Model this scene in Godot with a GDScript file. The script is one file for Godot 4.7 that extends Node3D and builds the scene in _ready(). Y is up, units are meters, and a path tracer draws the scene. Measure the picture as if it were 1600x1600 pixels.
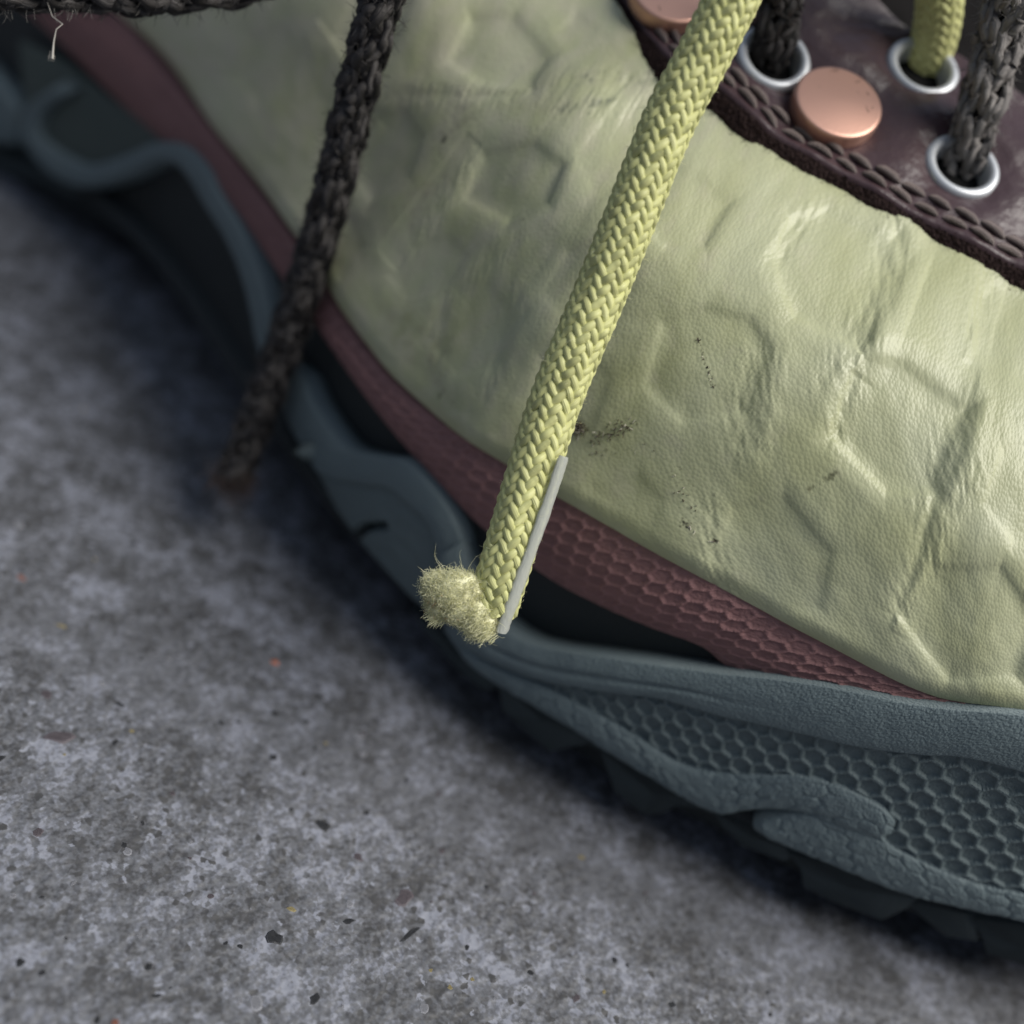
extends Node3D

var rng := RandomNumberGenerator.new()
var wob := FastNoiseLite.new()
var M := {}
const LU_LV := [172.44, 51.71]


func _ready() -> void:
	rng.seed = 7
	wob.seed = 3
	wob.noise_type = FastNoiseLite.TYPE_SIMPLEX_SMOOTH
	wob.frequency = 1.0
	wob.fractal_octaves = 3
	# ---- camera: a phone held close over the side of the shoe
	var cam := Camera3D.new()
	cam.name = "camera"
	add_child(cam)
	cam.transform = Transform3D(Basis(Vector3(0.920505,0.320068,-0.224114), Vector3(-0.390731,0.754033,-0.527980), Vector3(-0.000000,0.573576,0.819152)), v(0, 96, 0))
	var lens := CameraAttributesPhysical.new()
	lens.frustum_focal_length = 28.9706
	lens.frustum_focus_distance = 0.1150
	lens.frustum_near = 0.005
	lens.frustum_far = 60.0
	lens.exposure_aperture = 7.0
	cam.attributes = lens
	cam.fov = 45.0
	cam.near = 0.005
	cam.far = 60.0
	cam.current = true
	# ---- overcast sky, soft light from high on the right
	var we := WorldEnvironment.new()
	we.name = "world_environment"
	var e := Environment.new()
	var sm := ProceduralSkyMaterial.new()
	sm.sky_top_color = Color(0.80, 0.87, 0.98)
	sm.sky_horizon_color = Color(0.22, 0.25, 0.31)
	sm.sky_curve = 0.5
	sm.ground_bottom_color = Color(0.08, 0.08, 0.09)
	sm.ground_horizon_color = Color(0.14, 0.15, 0.18)
	sm.sun_angle_max = 1.0
	var sky := Sky.new()
	sky.sky_material = sm
	e.background_mode = Environment.BG_SKY
	e.sky = sky
	e.background_energy_multiplier = 0.46
	e.tonemap_mode = Environment.TONE_MAPPER_LINEAR
	e.tonemap_exposure = 1.0
	e.sdfgi_enabled = true
	e.ssao_enabled = true
	e.ssil_enabled = true
	we.environment = e
	add_child(we)
	var sun := DirectionalLight3D.new()
	sun.name = "soft_daylight"
	sun.light_energy = 1.25
	sun.light_color = Color(1.0, 0.98, 0.95)
	sun.light_angular_distance = 42.0
	sun.shadow_enabled = true
	sun.sky_mode = DirectionalLight3D.SKY_MODE_LIGHT_ONLY
	add_child(sun)
	sun.look_at_from_position(Vector3(0.57, 0.81, 0.06), Vector3.ZERO, Vector3.UP)

	make_materials()
	build_ground()
	build_shoe()
	build_yellow_lace()
	build_black_lace()


# ------------------------------------------------------------------ helpers
func v(x: float, y: float, z: float) -> Vector3:
	return Vector3(x, y, z) * 0.001


class Buf:
	var p := PackedVector3Array()
	var n := PackedVector3Array()
	var uv := PackedVector2Array()
	var uv2 := PackedVector2Array()
	var c := PackedColorArray()
	var i := PackedInt32Array()

	func tri(a: int, b: int, d: int) -> void:
		var g := (p[d] - p[a]).cross(p[b] - p[a])
		i.push_back(a)
		if g.dot(n[a] + n[b] + n[d]) >= 0.0:
			i.push_back(b)
			i.push_back(d)
		else:
			i.push_back(d)
			i.push_back(b)

	func vert(pos: Vector3, nrm: Vector3, t := Vector2.ZERO, t2 := Vector2.ZERO, col := Color.WHITE) -> int:
		p.push_back(pos)
		n.push_back(nrm)
		uv.push_back(t)
		uv2.push_back(t2)
		c.push_back(col)
		return p.size() - 1

	func mesh() -> ArrayMesh:
		var a := []
		a.resize(Mesh.ARRAY_MAX)
		a[Mesh.ARRAY_VERTEX] = p
		a[Mesh.ARRAY_NORMAL] = n
		a[Mesh.ARRAY_TEX_UV] = uv
		a[Mesh.ARRAY_TEX_UV2] = uv2
		a[Mesh.ARRAY_COLOR] = c
		a[Mesh.ARRAY_INDEX] = i
		var m := ArrayMesh.new()
		m.add_surface_from_arrays(Mesh.PRIMITIVE_TRIANGLES, a)
		return m


func part(called: String, m: Mesh, mat: Material, parent: Node3D, at := Vector3.INF) -> MeshInstance3D:
	var o := MeshInstance3D.new()
	o.name = called
	o.mesh = m
	o.material_override = mat
	parent.add_child(o, true)
	# shapes are worked out in world coordinates; the parent stands at its own base
	var up := Vector3.ZERO
	var q: Node = parent
	while q is Node3D and q != self:
		up += q.position
		q = q.get_parent()
	o.position = (Vector3.ZERO if at == Vector3.INF else at) - up
	return o


func thing(called: String, label: String, category: String, at: Vector3) -> Node3D:
	var o := Node3D.new()
	o.name = called
	add_child(o, true)
	o.position = at
	o.set_meta("label", label)
	o.set_meta("category", category)
	return o


func cr4(a: Vector3, b: Vector3, c: Vector3, d: Vector3, t: float) -> Vector3:
	return b + 0.5 * t * (c - a + t * (2.0 * a - 5.0 * b + 4.0 * c - d + t * (3.0 * (b - c) + d - a)))


func crp(a: Array, t: float) -> Vector3:
	var n := a.size()
	var i := clampi(int(t), 0, n - 2)
	var f := t - i
	var p1: Vector3 = a[i]
	var p2: Vector3 = a[i + 1]
	var p0: Vector3 = a[i - 1] if i > 0 else 2.0 * p1 - p2
	var p3: Vector3 = a[i + 2] if i + 2 < n else 2.0 * p2 - p1
	return cr4(p0, p1, p2, p3, f)


# A smooth sheet through a net of points G[column][row].  bump(u, v, s, t, h, p) raises it (mm) along its normal; s and t run in mm.
func sheet(G: Array, nu: int, nv: int, bump = null, o := {}) -> Dictionary:
	var nc: int = G.size()
	var nr: int = G[0].size()
	var B := PackedVector3Array()
	B.resize((nu + 1) * (nv + 1))
	for i in nu + 1:
		var rows := []
		var x := float(i) / nu * (nc - 1)
		var k := clampi(int(x), 0, nc - 2)
		for r in nr:
			var p1: Vector3 = G[k][r]
			var p2: Vector3 = G[k + 1][r]
			var p0: Vector3 = G[k - 1][r] if k > 0 else 2.0 * p1 - p2
			var p3: Vector3 = G[k + 2][r] if k + 2 < nc else 2.0 * p2 - p1
			rows.append(cr4(p0, p1, p2, p3, x - k))
		for j in nv + 1:
			B[i * (nv + 1) + j] = crp(rows, float(j) / nv * (nr - 1))
	var w := nv + 1
	var N := normals(B, nu, nv)
	var ref: Vector3 = o.get("toward", v(0, 160, 60))
	var mid := (nu / 2) * w + nv / 2
	if N[mid].dot(ref - B[mid]) < 0.0:
		for q in N.size():
			N[q] = -N[q]
	var S := PackedFloat32Array()
	S.resize(nu + 1)
	for i in range(1, nu + 1):
		S[i] = S[i - 1] + (B[i * w + nv / 2] - B[(i - 1) * w + nv / 2]).length() * 1000.0
	var D := PackedVector3Array(B)
	var uv := PackedVector2Array()
	uv.resize(B.size())
	var uv2 := PackedVector2Array()
	uv2.resize(B.size())
	var col := PackedColorArray()
	col.resize(B.size())
	var tint = o.get("tint")
	var metric: Vector2 = o.get("metric", Vector2.ZERO)
	for i in nu + 1:
		var h := 0.0
		for j in nv:
			h += (B[i * w + j + 1] - B[i * w + j]).length() * 1000.0
		var t := 0.0
		for j in nv + 1:
			var q := i * w + j
			if j > 0:
				t += (B[q] - B[q - 1]).length() * 1000.0
			var fu := float(i) / nu
			var fv := float(j) / nv
			var s := S[i]
			if metric != Vector2.ZERO:
				s = fu * metric.x
				t = fv * metric.y
			if bump != null:
				D[q] = B[q] + N[q] * (0.001 * float(bump.call(fu, fv, s, t, h, B[q])))
			uv[q] = Vector2(s, t) / 20.0
			uv2[q] = Vector2(fu, fv)
			col[q] = tint.call(fu, fv, s, t, h, B[q]) if tint != null else Color.WHITE
	var skirted := false
	var sk: float = o.get("skirt", 0.0) * 0.001
	if sk > 0.0:   # turned-down rim all round, so that the sheet is a thick piece
		var w2 := nv + 3
		var D2 := PackedVector3Array()
		D2.resize((nu + 3) * w2)
		var u2 := PackedVector2Array()
		u2.resize(D2.size())
		var v2 := PackedVector2Array()
		v2.resize(D2.size())
		var c2 := PackedColorArray()
		c2.resize(D2.size())
		var N2 := PackedVector3Array()
		N2.resize(D2.size())
		for i in nu + 3:
			for j in nv + 3:
				var q := clampi(i - 1, 0, nu) * w + clampi(j - 1, 0, nv)
				var edge := i == 0 or j == 0 or i == nu + 2 or j == nv + 2
				D2[i * w2 + j] = D[q] - (N[q] * sk if edge else Vector3.ZERO)
				u2[i * w2 + j] = uv[q] + (Vector2(0, sk * 50.0) if edge else Vector2.ZERO)
				v2[i * w2 + j] = uv2[q]
				c2[i * w2 + j] = col[q]
				N2[i * w2 + j] = N[q]
		skirted = true
		D = D2
		uv = u2
		uv2 = v2
		col = c2
		N = N2
		nu += 2
		nv += 2
		w = w2
	var F := normals(D, nu, nv)
	for q in F.size():
		if F[q].dot(N[q]) < 0.0:
			F[q] = -F[q]
	if skirted:
		for i in nu + 1:
			for j in w:
				if i > 1 and j > 1 and i < nu - 1 and j < nv - 1:
					continue
				var ei := clampi(i, 1, nu - 1)
				var ej := clampi(j, 1, nv - 1)
				var ii := clampi(ei, 2, nu - 2)
				var ij := clampi(ej, 2, nv - 2)
				var out := ((D[ei * w + ej] - D[ii * w + ij]) * 1e5).normalized()
				var q := i * w + j
				F[q] = out if (i == 0 or j == 0 or i == nu or j == nv) else (N[q] + out * 0.7).normalized()
	var b := Buf.new()
	b.p = D
	b.n = F
	b.uv = uv
	b.uv2 = uv2
	b.c = col
	var holes: Array = o.get("holes", [])
	for i in nu:
		for j in nv:
			var a := i * w + j
			var skip := false
			for hole in holes:
				if D[a].distance_squared_to(hole[0]) < hole[1] * hole[1]:
					skip = true
			if skip:
				continue
			b.tri(a, a + w, a + w + 1)
			b.tri(a, a + w + 1, a + 1)
	return {"buf": b, "p": D, "n": F, "nu": nu, "nv": nv, "s": S}


func normals(P: PackedVector3Array, nu: int, nv: int) -> PackedVector3Array:
	var w := nv + 1
	var N := PackedVector3Array()
	N.resize(P.size())
	for i in nu + 1:
		var a := maxi(i - 1, 0) * w
		var b := mini(i + 1, nu) * w
		for j in nv + 1:
			var d := (P[b + j] - P[a + j]).cross(P[i * w + mini(j + 1, nv)] - P[i * w + maxi(j - 1, 0)])
			N[i * w + j] = (d * 1e6).normalized()
	return N


func at_uv(sh: Dictionary, u: float, vv: float) -> Array:   # [point, normal, direction of u]
	var nu: int = sh.nu
	var nv: int = sh.nv
	var x := clampf(u, 0, 0.9999) * nu
	var y := clampf(vv, 0, 0.9999) * nv
	var i := int(x)
	var j := int(y)
	var w := nv + 1
	var P: PackedVector3Array = sh.p
	var N: PackedVector3Array = sh.n
	var a := P[i * w + j].lerp(P[(i + 1) * w + j], x - i)
	var b := P[i * w + j + 1].lerp(P[(i + 1) * w + j + 1], x - i)
	return [a.lerp(b, y - j), N[i * w + j], (P[(i + 1) * w + j] - P[i * w + j]).normalized()]


func net(top: Array, low: Array) -> Array:
	var g := []
	for k in top.size():
		g.append([top[k], low[k]])
	return g


func basis_on(n: Vector3, along: Vector3) -> Basis:   # y along the normal, x near "along"
	var x := (along - n * along.dot(n)).normalized()
	return Basis(x, n, x.cross(n))


func lathe(profile: Array, sides: int, close := true) -> ArrayMesh:   # profile: Vector2(radius, height) in mm
	var b := Buf.new()
	var k := profile.size()
	for i in sides + 1:
		var a := TAU * i / sides
		for j in k:
			var q: Vector2 = profile[j]
			var d: Vector2 = profile[mini(j + 1, k - 1)] - profile[maxi(j - 1, 0)]
			var nn := Vector2(d.y, -d.x).normalized()
			b.vert(v(q.x * cos(a), q.y, q.x * sin(a)), Vector3(nn.x * cos(a), nn.y, nn.x * sin(a)).normalized() * (1.0 if close else 1.0), Vector2(q.x * cos(a), q.x * sin(a)) * 0.05 + Vector2(0.0, q.y * 0.05), Vector2(q.x * cos(a), q.x * sin(a)) * 0.1)
	for i in sides:
		for j in k - 1:
			var a := i * k + j
			b.tri(a, a + k, a + k + 1)
			b.tri(a, a + k + 1, a + 1)
	return b.mesh()


func smooth(a: float, b: float, x: float) -> float:
	var t := clampf((x - a) / (b - a), 0.0, 1.0)
	return t * t * (3.0 - 2.0 * t)


# distance (mm) to the nearest wall of a honeycomb of that pitch, hexagons standing on a corner
func comb(s: float, t: float, pitch: float) -> float:
	var hy := pitch * 0.8660254
	var r := roundf(t / hy)
	var best := 1e9
	var bx := 0.0
	var by := 0.0
	for k in 3:
		var row := r - 1.0 + k
		var off := 0.5 * pitch if int(absf(row)) % 2 == 1 else 0.0
		var cx := roundf((s - off) / pitch) * pitch + off
		var dx := s - cx
		var dy := t - row * hy
		var d := dx * dx + dy * dy
		if d < best:
			best = d
			bx = absf(dx)
			by = absf(dy)
	return 0.5 * pitch - maxf(bx, 0.5 * bx + 0.8660254 * by)


func tube(b: Buf, pts: Array, radii: Array, sides: int, flat := 1.0, flat_dir := Vector3.ZERO, uvk := 1.0) -> void:
	var n := pts.size()
	var up := Vector3.UP if absf((pts[1] - pts[0]).normalized().y) < 0.9 else Vector3.RIGHT
	var first := b.p.size()
	var s := 0.0
	for i in n:
		var d: Vector3 = (pts[mini(i + 1, n - 1)] - pts[maxi(i - 1, 0)]).normalized()
		if flat_dir != Vector3.ZERO:
			up = flat_dir
		var x := (up - d * up.dot(d)).normalized()
		up = x
		var y := d.cross(x)
		if i > 0:
			s += (pts[i] - pts[i - 1]).length() * 1000.0
		for k in sides:
			var a := TAU * k / sides
			var nn := (x * cos(a) / flat + y * sin(a)).normalized()
			b.vert(pts[i] + (x * cos(a) * flat + y * sin(a)) * radii[i], nn, Vector2(float(k) / sides, s * uvk), Vector2.ZERO)
	for i in n - 1:
		for k in sides:
			var a := first + i * sides + k
			var c := first + i * sides + (k + 1) % sides
			b.tri(a, c, c + sides)
			b.tri(a, c + sides, a + sides)
	for e in [0, n - 1]:
		var d: Vector3 = (pts[0] - pts[1]).normalized() if e == 0 else (pts[n - 1] - pts[n - 2]).normalized()
		var c := b.vert(pts[e], d)
		for k in sides:
			b.tri(c, first + e * sides + k, first + e * sides + (k + 1) % sides)


func fiber(b: Buf, at: Vector3, dir: Vector3, length: float, curl: float, radius: float, segs := 6, col := Color.WHITE) -> void:
	var pts := []
	var d := dir.normalized()
	var q := at
	var axis := Vector3(rng.randfn(), rng.randfn(), rng.randfn()).normalized()
	var first := b.p.size()
	for i in segs + 1:
		pts.append(q)
		q += d * (length / segs * 0.001)
		axis = (axis + Vector3(rng.randfn(), rng.randfn(), rng.randfn()) * 0.4).normalized()
		d = d.rotated(axis, curl * rng.randf_range(0.4, 1.2)).normalized()
	for i in segs + 1:
		var t: Vector3 = (pts[mini(i + 1, segs)] - pts[maxi(i - 1, 0)]).normalized()
		var x := t.cross(Vector3(0.3, 0.5, 0.8)).normalized()
		var y := t.cross(x)
		var r := radius * 0.001 * (1.0 - 0.5 * float(i) / segs)
		for k in 3:
			var a := TAU * k / 3.0
			var nn := x * cos(a) + y * sin(a)
			b.vert(pts[i] + nn * r, nn, Vector2.ZERO, Vector2.ZERO, col)
	for i in segs:
		for k in 3:
			var a := first + i * 3 + k
			var c := first + i * 3 + (k + 1) % 3
			b.tri(a, c, c + 3)
			b.tri(a, c + 3, a + 3)


# a path resampled evenly, with frames
func trace(ctrl: Array, steps: int) -> Dictionary:
	var raw := []
	for i in steps * 4 + 1:
		raw.append(crp(ctrl, float(i) / (steps * 4) * (ctrl.size() - 1)))
	var acc := [0.0]
	for i in range(1, raw.size()):
		acc.append(acc[i - 1] + (raw[i] - raw[i - 1]).length() * 1000.0)
	var total: float = acc[-1]
	var P := []
	var k := 0
	for i in steps + 1:
		var s := total * i / steps
		while k < raw.size() - 2 and acc[k + 1] < s:
			k += 1
		P.append(raw[k].lerp(raw[k + 1], clampf((s - acc[k]) / maxf(acc[k + 1] - acc[k], 1e-9), 0, 1)))
	var X := []
	var Y := []
	var T := []
	var x := Vector3(0.2, 0.3, 0.93)
	for i in steps + 1:
		var d: Vector3 = (P[mini(i + 1, steps)] - P[maxi(i - 1, 0)]).normalized()
		x = (x - d * x.dot(d)).normalized()
		X.append(x)
		Y.append(d.cross(x))
		T.append(d)
	return {"p": P, "x": X, "y": Y, "t": T, "len": total, "steps": steps}


func on_trace(tr: Dictionary, s: float, a: float, r: float) -> Array:   # [point, outward]
	var f: float = clampf(s / tr.len, 0.0, 0.99999) * tr.steps
	var i: int = int(f)
	var k: float = f - i
	var c: Vector3 = tr.p[i].lerp(tr.p[i + 1], k)
	var x: Vector3 = tr.x[i].lerp(tr.x[i + 1], k)
	var y: Vector3 = tr.y[i].lerp(tr.y[i + 1], k)
	var o := x * cos(a) + y * sin(a)
	return [c + o * (r * 0.001), o.normalized()]


# a round braid: n yarns turning each way, two over and two under
func braid(tr: Dictionary, n: int, R: float, pitch: float, half: float, thick: float, amp: float, step: float, loose := 0.0, sub := 1) -> Buf:
	var b := Buf.new()
	var sides := 8
	for way in [1.0, -1.0]:
		for ks in n * sub:
			var k: int = ks / sub
			var ply: int = ks % sub
			var cnt := int(tr.len / step)
			var first := b.p.size()
			var shade := rng.randf_range(0.86, 1.06)
			var seedk := rng.randf() * 100.0
			var prev := Vector3.ZERO
			for i in cnt + 1:
				var s := step * i
				var other: float = k + way * 2.0 * n * s / pitch
				var hgt: float = way * amp * cos(PI / 2.0 * ((other + k) - 0.5))
				var jig := loose * wob.get_noise_2d(s * 0.5 + seedk, seedk * 7.0)
				var a: float = TAU * k / n + way * TAU * s / pitch + jig / R
				var here := on_trace(tr, s, a, R + hgt + jig * 0.4)
				var next := on_trace(tr, s + 0.05, TAU * k / n + way * TAU * (s + 0.05) / pitch + jig / R, R + way * amp * cos(PI / 2.0 * ((k + way * 2.0 * n * (s + 0.05) / pitch + k) - 0.5)))
				var d: Vector3 = (next[0] - here[0]).normalized()
				if s + 0.05 >= tr.len:
					d = prev
				prev = d
				var o: Vector3 = here[1]
				o = (o - d * o.dot(d)).normalized()
				var side := d.cross(o)
				var full: float = half * (0.92 + 0.14 * hgt / maxf(amp, 1e-6)) * (1.0 + 0.12 * wob.get_noise_2d(s * 0.9, seedk))
				var mid: Vector3 = here[0]
				var ht := thick
				if sub > 1:   # plies twisted round each other
					var ph: float = TAU * ply / sub + s * 1.5 * way + 0.8 * wob.get_noise_2d(s * 0.6, seedk)
					mid += (side * cos(ph) * full * 0.52 + o * sin(ph) * thick * 0.5) * 0.001
					full *= 0.52
					ht *= 0.62
				for q in sides:
					var c := TAU * q / sides
					b.vert(mid + (side * cos(c) * full + o * sin(c) * ht) * 0.001, (side * cos(c) / full + o * sin(c) / thick).normalized(), Vector2(float(q) / sides, s * 0.12 + seedk), Vector2.ZERO, Color(shade, shade, shade))
			for i in cnt:
				for q in sides:
					var a := first + i * sides + q
					var c := first + i * sides + (q + 1) % sides
					b.tri(a, c, c + sides)
					b.tri(a, c + sides, a + sides)
	return b


func core_of(tr: Dictionary, r: float) -> Buf:
	var b := Buf.new()
	var pts := []
	var rad := []
	for i in range(0, tr.steps + 1, 4):
		pts.append(tr.p[i])
		rad.append(r * 0.001)
	tube(b, pts, rad, 12)
	return b


# ------------------------------------------------------------------ materials
func mat(called: String, lin: Color, rough: float, spec := 0.5) -> StandardMaterial3D:
	var m := StandardMaterial3D.new()
	m.resource_name = called
	m.albedo_color = lin.linear_to_srgb()
	m.roughness = rough
	m.metallic_specular = spec
	M[called] = m
	return m


func noise_tex(kind: int, freq: float, size: int, oct := 1, ret := -1, sd := 1) -> ImageTexture:
	return ImageTexture.create_from_image(noise_img(kind, freq, size, oct, ret, sd))


func noise_img(kind: int, freq: float, size: int, oct := 1, ret := -1, sd := 1) -> Image:
	var n := FastNoiseLite.new()
	n.noise_type = kind
	n.frequency = freq
	n.seed = sd
	n.fractal_type = FastNoiseLite.FRACTAL_FBM if oct > 1 else FastNoiseLite.FRACTAL_NONE
	n.fractal_octaves = oct
	if ret >= 0:
		n.cellular_return_type = ret
	return n.get_seamless_image(size, size)


func bump(m: StandardMaterial3D, t: Texture2D, mm: float, scale := 1.0) -> void:
	m.heightmap_enabled = true
	m.heightmap_texture = t
	m.heightmap_scale = mm * 0.1
	m.uv1_scale = Vector3(scale, scale, scale)


func make_materials() -> void:
	var grain := noise_tex(FastNoiseLite.TYPE_SIMPLEX_SMOOTH, 0.032, 512, 3)
	var fine := noise_tex(FastNoiseLite.TYPE_SIMPLEX, 0.08, 512, 4, -1, 5)
	var rough := noise_tex(FastNoiseLite.TYPE_SIMPLEX, 0.03, 512, 4, -1, 9)
	var yarn := Image.create(64, 64, false, Image.FORMAT_L8)
	var nz := FastNoiseLite.new()
	nz.frequency = 0.25
	for x in 64:
		for y in 64:
			var a := TAU * x / 64.0
			var g := 0.5 + 0.5 * nz.get_noise_3d(cos(a) * 22.0, sin(a) * 22.0, y * 0.12 * sin(PI * y / 64.0))
			yarn.set_pixel(x, y, Color(g, g, g))
	var streak := ImageTexture.create_from_image(yarn)
	var m := mat("leather", Color(1, 1, 1), 0.40, 0.5)
	m.vertex_color_use_as_albedo = true
	bump(m, noise_tex(FastNoiseLite.TYPE_CELLULAR, 0.055, 512, 1, FastNoiseLite.RETURN_DISTANCE, 4), 0.034, 1.7)
	m.heightmap_flip_texture = true
	m.detail_enabled = true
	m.detail_uv_layer = BaseMaterial3D.DETAIL_UV_2
	m.detail_blend_mode = BaseMaterial3D.BLEND_MODE_MIX
	m.detail_albedo = ImageTexture.create_from_image(scuff_and_crease_marks())
	m = mat("far_leather", Color(0.36, 0.37, 0.25), 0.5)
	m = mat("rand", Color(0.31, 0.165, 0.158), 0.62, 0.4)
	bump(m, fine, 0.09)
	m.vertex_color_use_as_albedo = true
	m = mat("rubber", Color(0.150, 0.192, 0.200), 0.6, 0.4)
	bump(m, fine, 0.10)
	m = mat("rubber_panel", Color(0.135, 0.172, 0.176), 0.6, 0.4)
	bump(m, fine, 0.10)
	m.vertex_color_use_as_albedo = true
	m = mat("dark_rubber", Color(0.034, 0.040, 0.041), 0.6, 0.4)
	bump(m, fine, 0.15)
	m = mat("outsole", Color(0.062, 0.078, 0.082), 0.7, 0.35)
	bump(m, rough, 0.15)
	m = mat("green_panel", Color(0.085, 0.105, 0.095), 0.65, 0.35)
	bump(m, rough, 0.15)
	m = mat("brown_leather", Color(0.060, 0.034, 0.038), 0.36, 0.5)
	bump(m, grain, 0.03, 1.6)
	m = mat("suede", Color(0.036, 0.023, 0.022), 0.95, 0.2)
	bump(m, rough, 0.5, 2.0)
	m = mat("stitching", Color(0.20, 0.155, 0.14), 0.36, 0.5)
	bump(m, streak, 0.12, 3.0)
	m = mat("fabric", Color(0.012, 0.011, 0.011), 0.9, 0.2)
	m = mat("copper", Color(0.66, 0.385, 0.295), 0.42, 0.5)
	m.metallic = 0.75
	bump(m, fine, 0.006, 1.0)
	m = mat("steel", Color(0.56, 0.58, 0.60), 0.38, 0.5)
	m.metallic = 0.45
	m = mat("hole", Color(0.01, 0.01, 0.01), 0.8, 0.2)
	m = mat("yarn", Color(0.62, 0.625, 0.27), 0.46, 0.45)
	m.vertex_color_use_as_albedo = true
	bump(m, streak, 0.10)
	m.rim_enabled = true
	m.rim = 0.4
	m = mat("fray", Color(0.97, 0.96, 0.72), 0.5, 0.4)
	m.vertex_color_use_as_albedo = true
	m.backlight_enabled = true
	m.backlight = Color(0.85, 0.85, 0.62)
	m = mat("fray_core", Color(0.90, 0.88, 0.58), 0.8, 0.2)
	m = mat("aglet", Color(0.56, 0.58, 0.52), 0.34, 0.5)
	bump(m, rough, 0.03, 0.4)
	m.transparency = BaseMaterial3D.TRANSPARENCY_ALPHA
	m.albedo_color.a = 0.68
	m = mat("lit_black_yarn", Color(0.24, 0.222, 0.208), 0.65, 0.4)  # black lace yarn with brighter light put into its colour
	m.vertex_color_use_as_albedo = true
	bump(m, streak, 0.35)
	m = mat("black_yarn", Color(0.056, 0.051, 0.049), 0.6, 0.45)
	m.vertex_color_use_as_albedo = true
	bump(m, streak, 0.35)
	m = mat("black_core", Color(0.01, 0.009, 0.009), 0.9, 0.2)
	m = mat("hair", Color(0.42, 0.40, 0.36), 0.45, 0.5)
	m = mat("lit_dark_hair", Color(0.20, 0.188, 0.176), 0.5, 0.5)  # frizz of the same black lace, brighter light painted into its colour
	m = mat("dark_hair", Color(0.055, 0.050, 0.047), 0.5, 0.5)
	m = mat("rust_fiber", Color(0.085, 0.062, 0.054), 0.7, 0.3)
	m = mat("flake_pale", Color(0.55, 0.52, 0.42), 0.6, 0.4)
	m = mat("flake_dark", Color(0.07, 0.05, 0.035), 0.7, 0.4)


func dab(im: Image, x: float, y: float, r: float, c: Color, a: float) -> void:
	for i in range(int(x - r - 1), int(x + r + 2)):
		for j in range(int(y - r - 1), int(y + r + 2)):
			if i < 0 or j < 0 or i >= im.get_width() or j >= im.get_height():
				continue
			var k := a * clampf((r - Vector2(i - x, j - y).length()) / maxf(r * 0.6, 0.7), 0.0, 1.0)
			if k > 0.0:
				var old := im.get_pixel(i, j)
				var na := k + old.a * (1.0 - k)
				var mixed := c.lerp(old, old.a * (1.0 - k) / maxf(na, 1e-4))
				im.set_pixel(i, j, Color(mixed.r, mixed.g, mixed.b, na))


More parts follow.
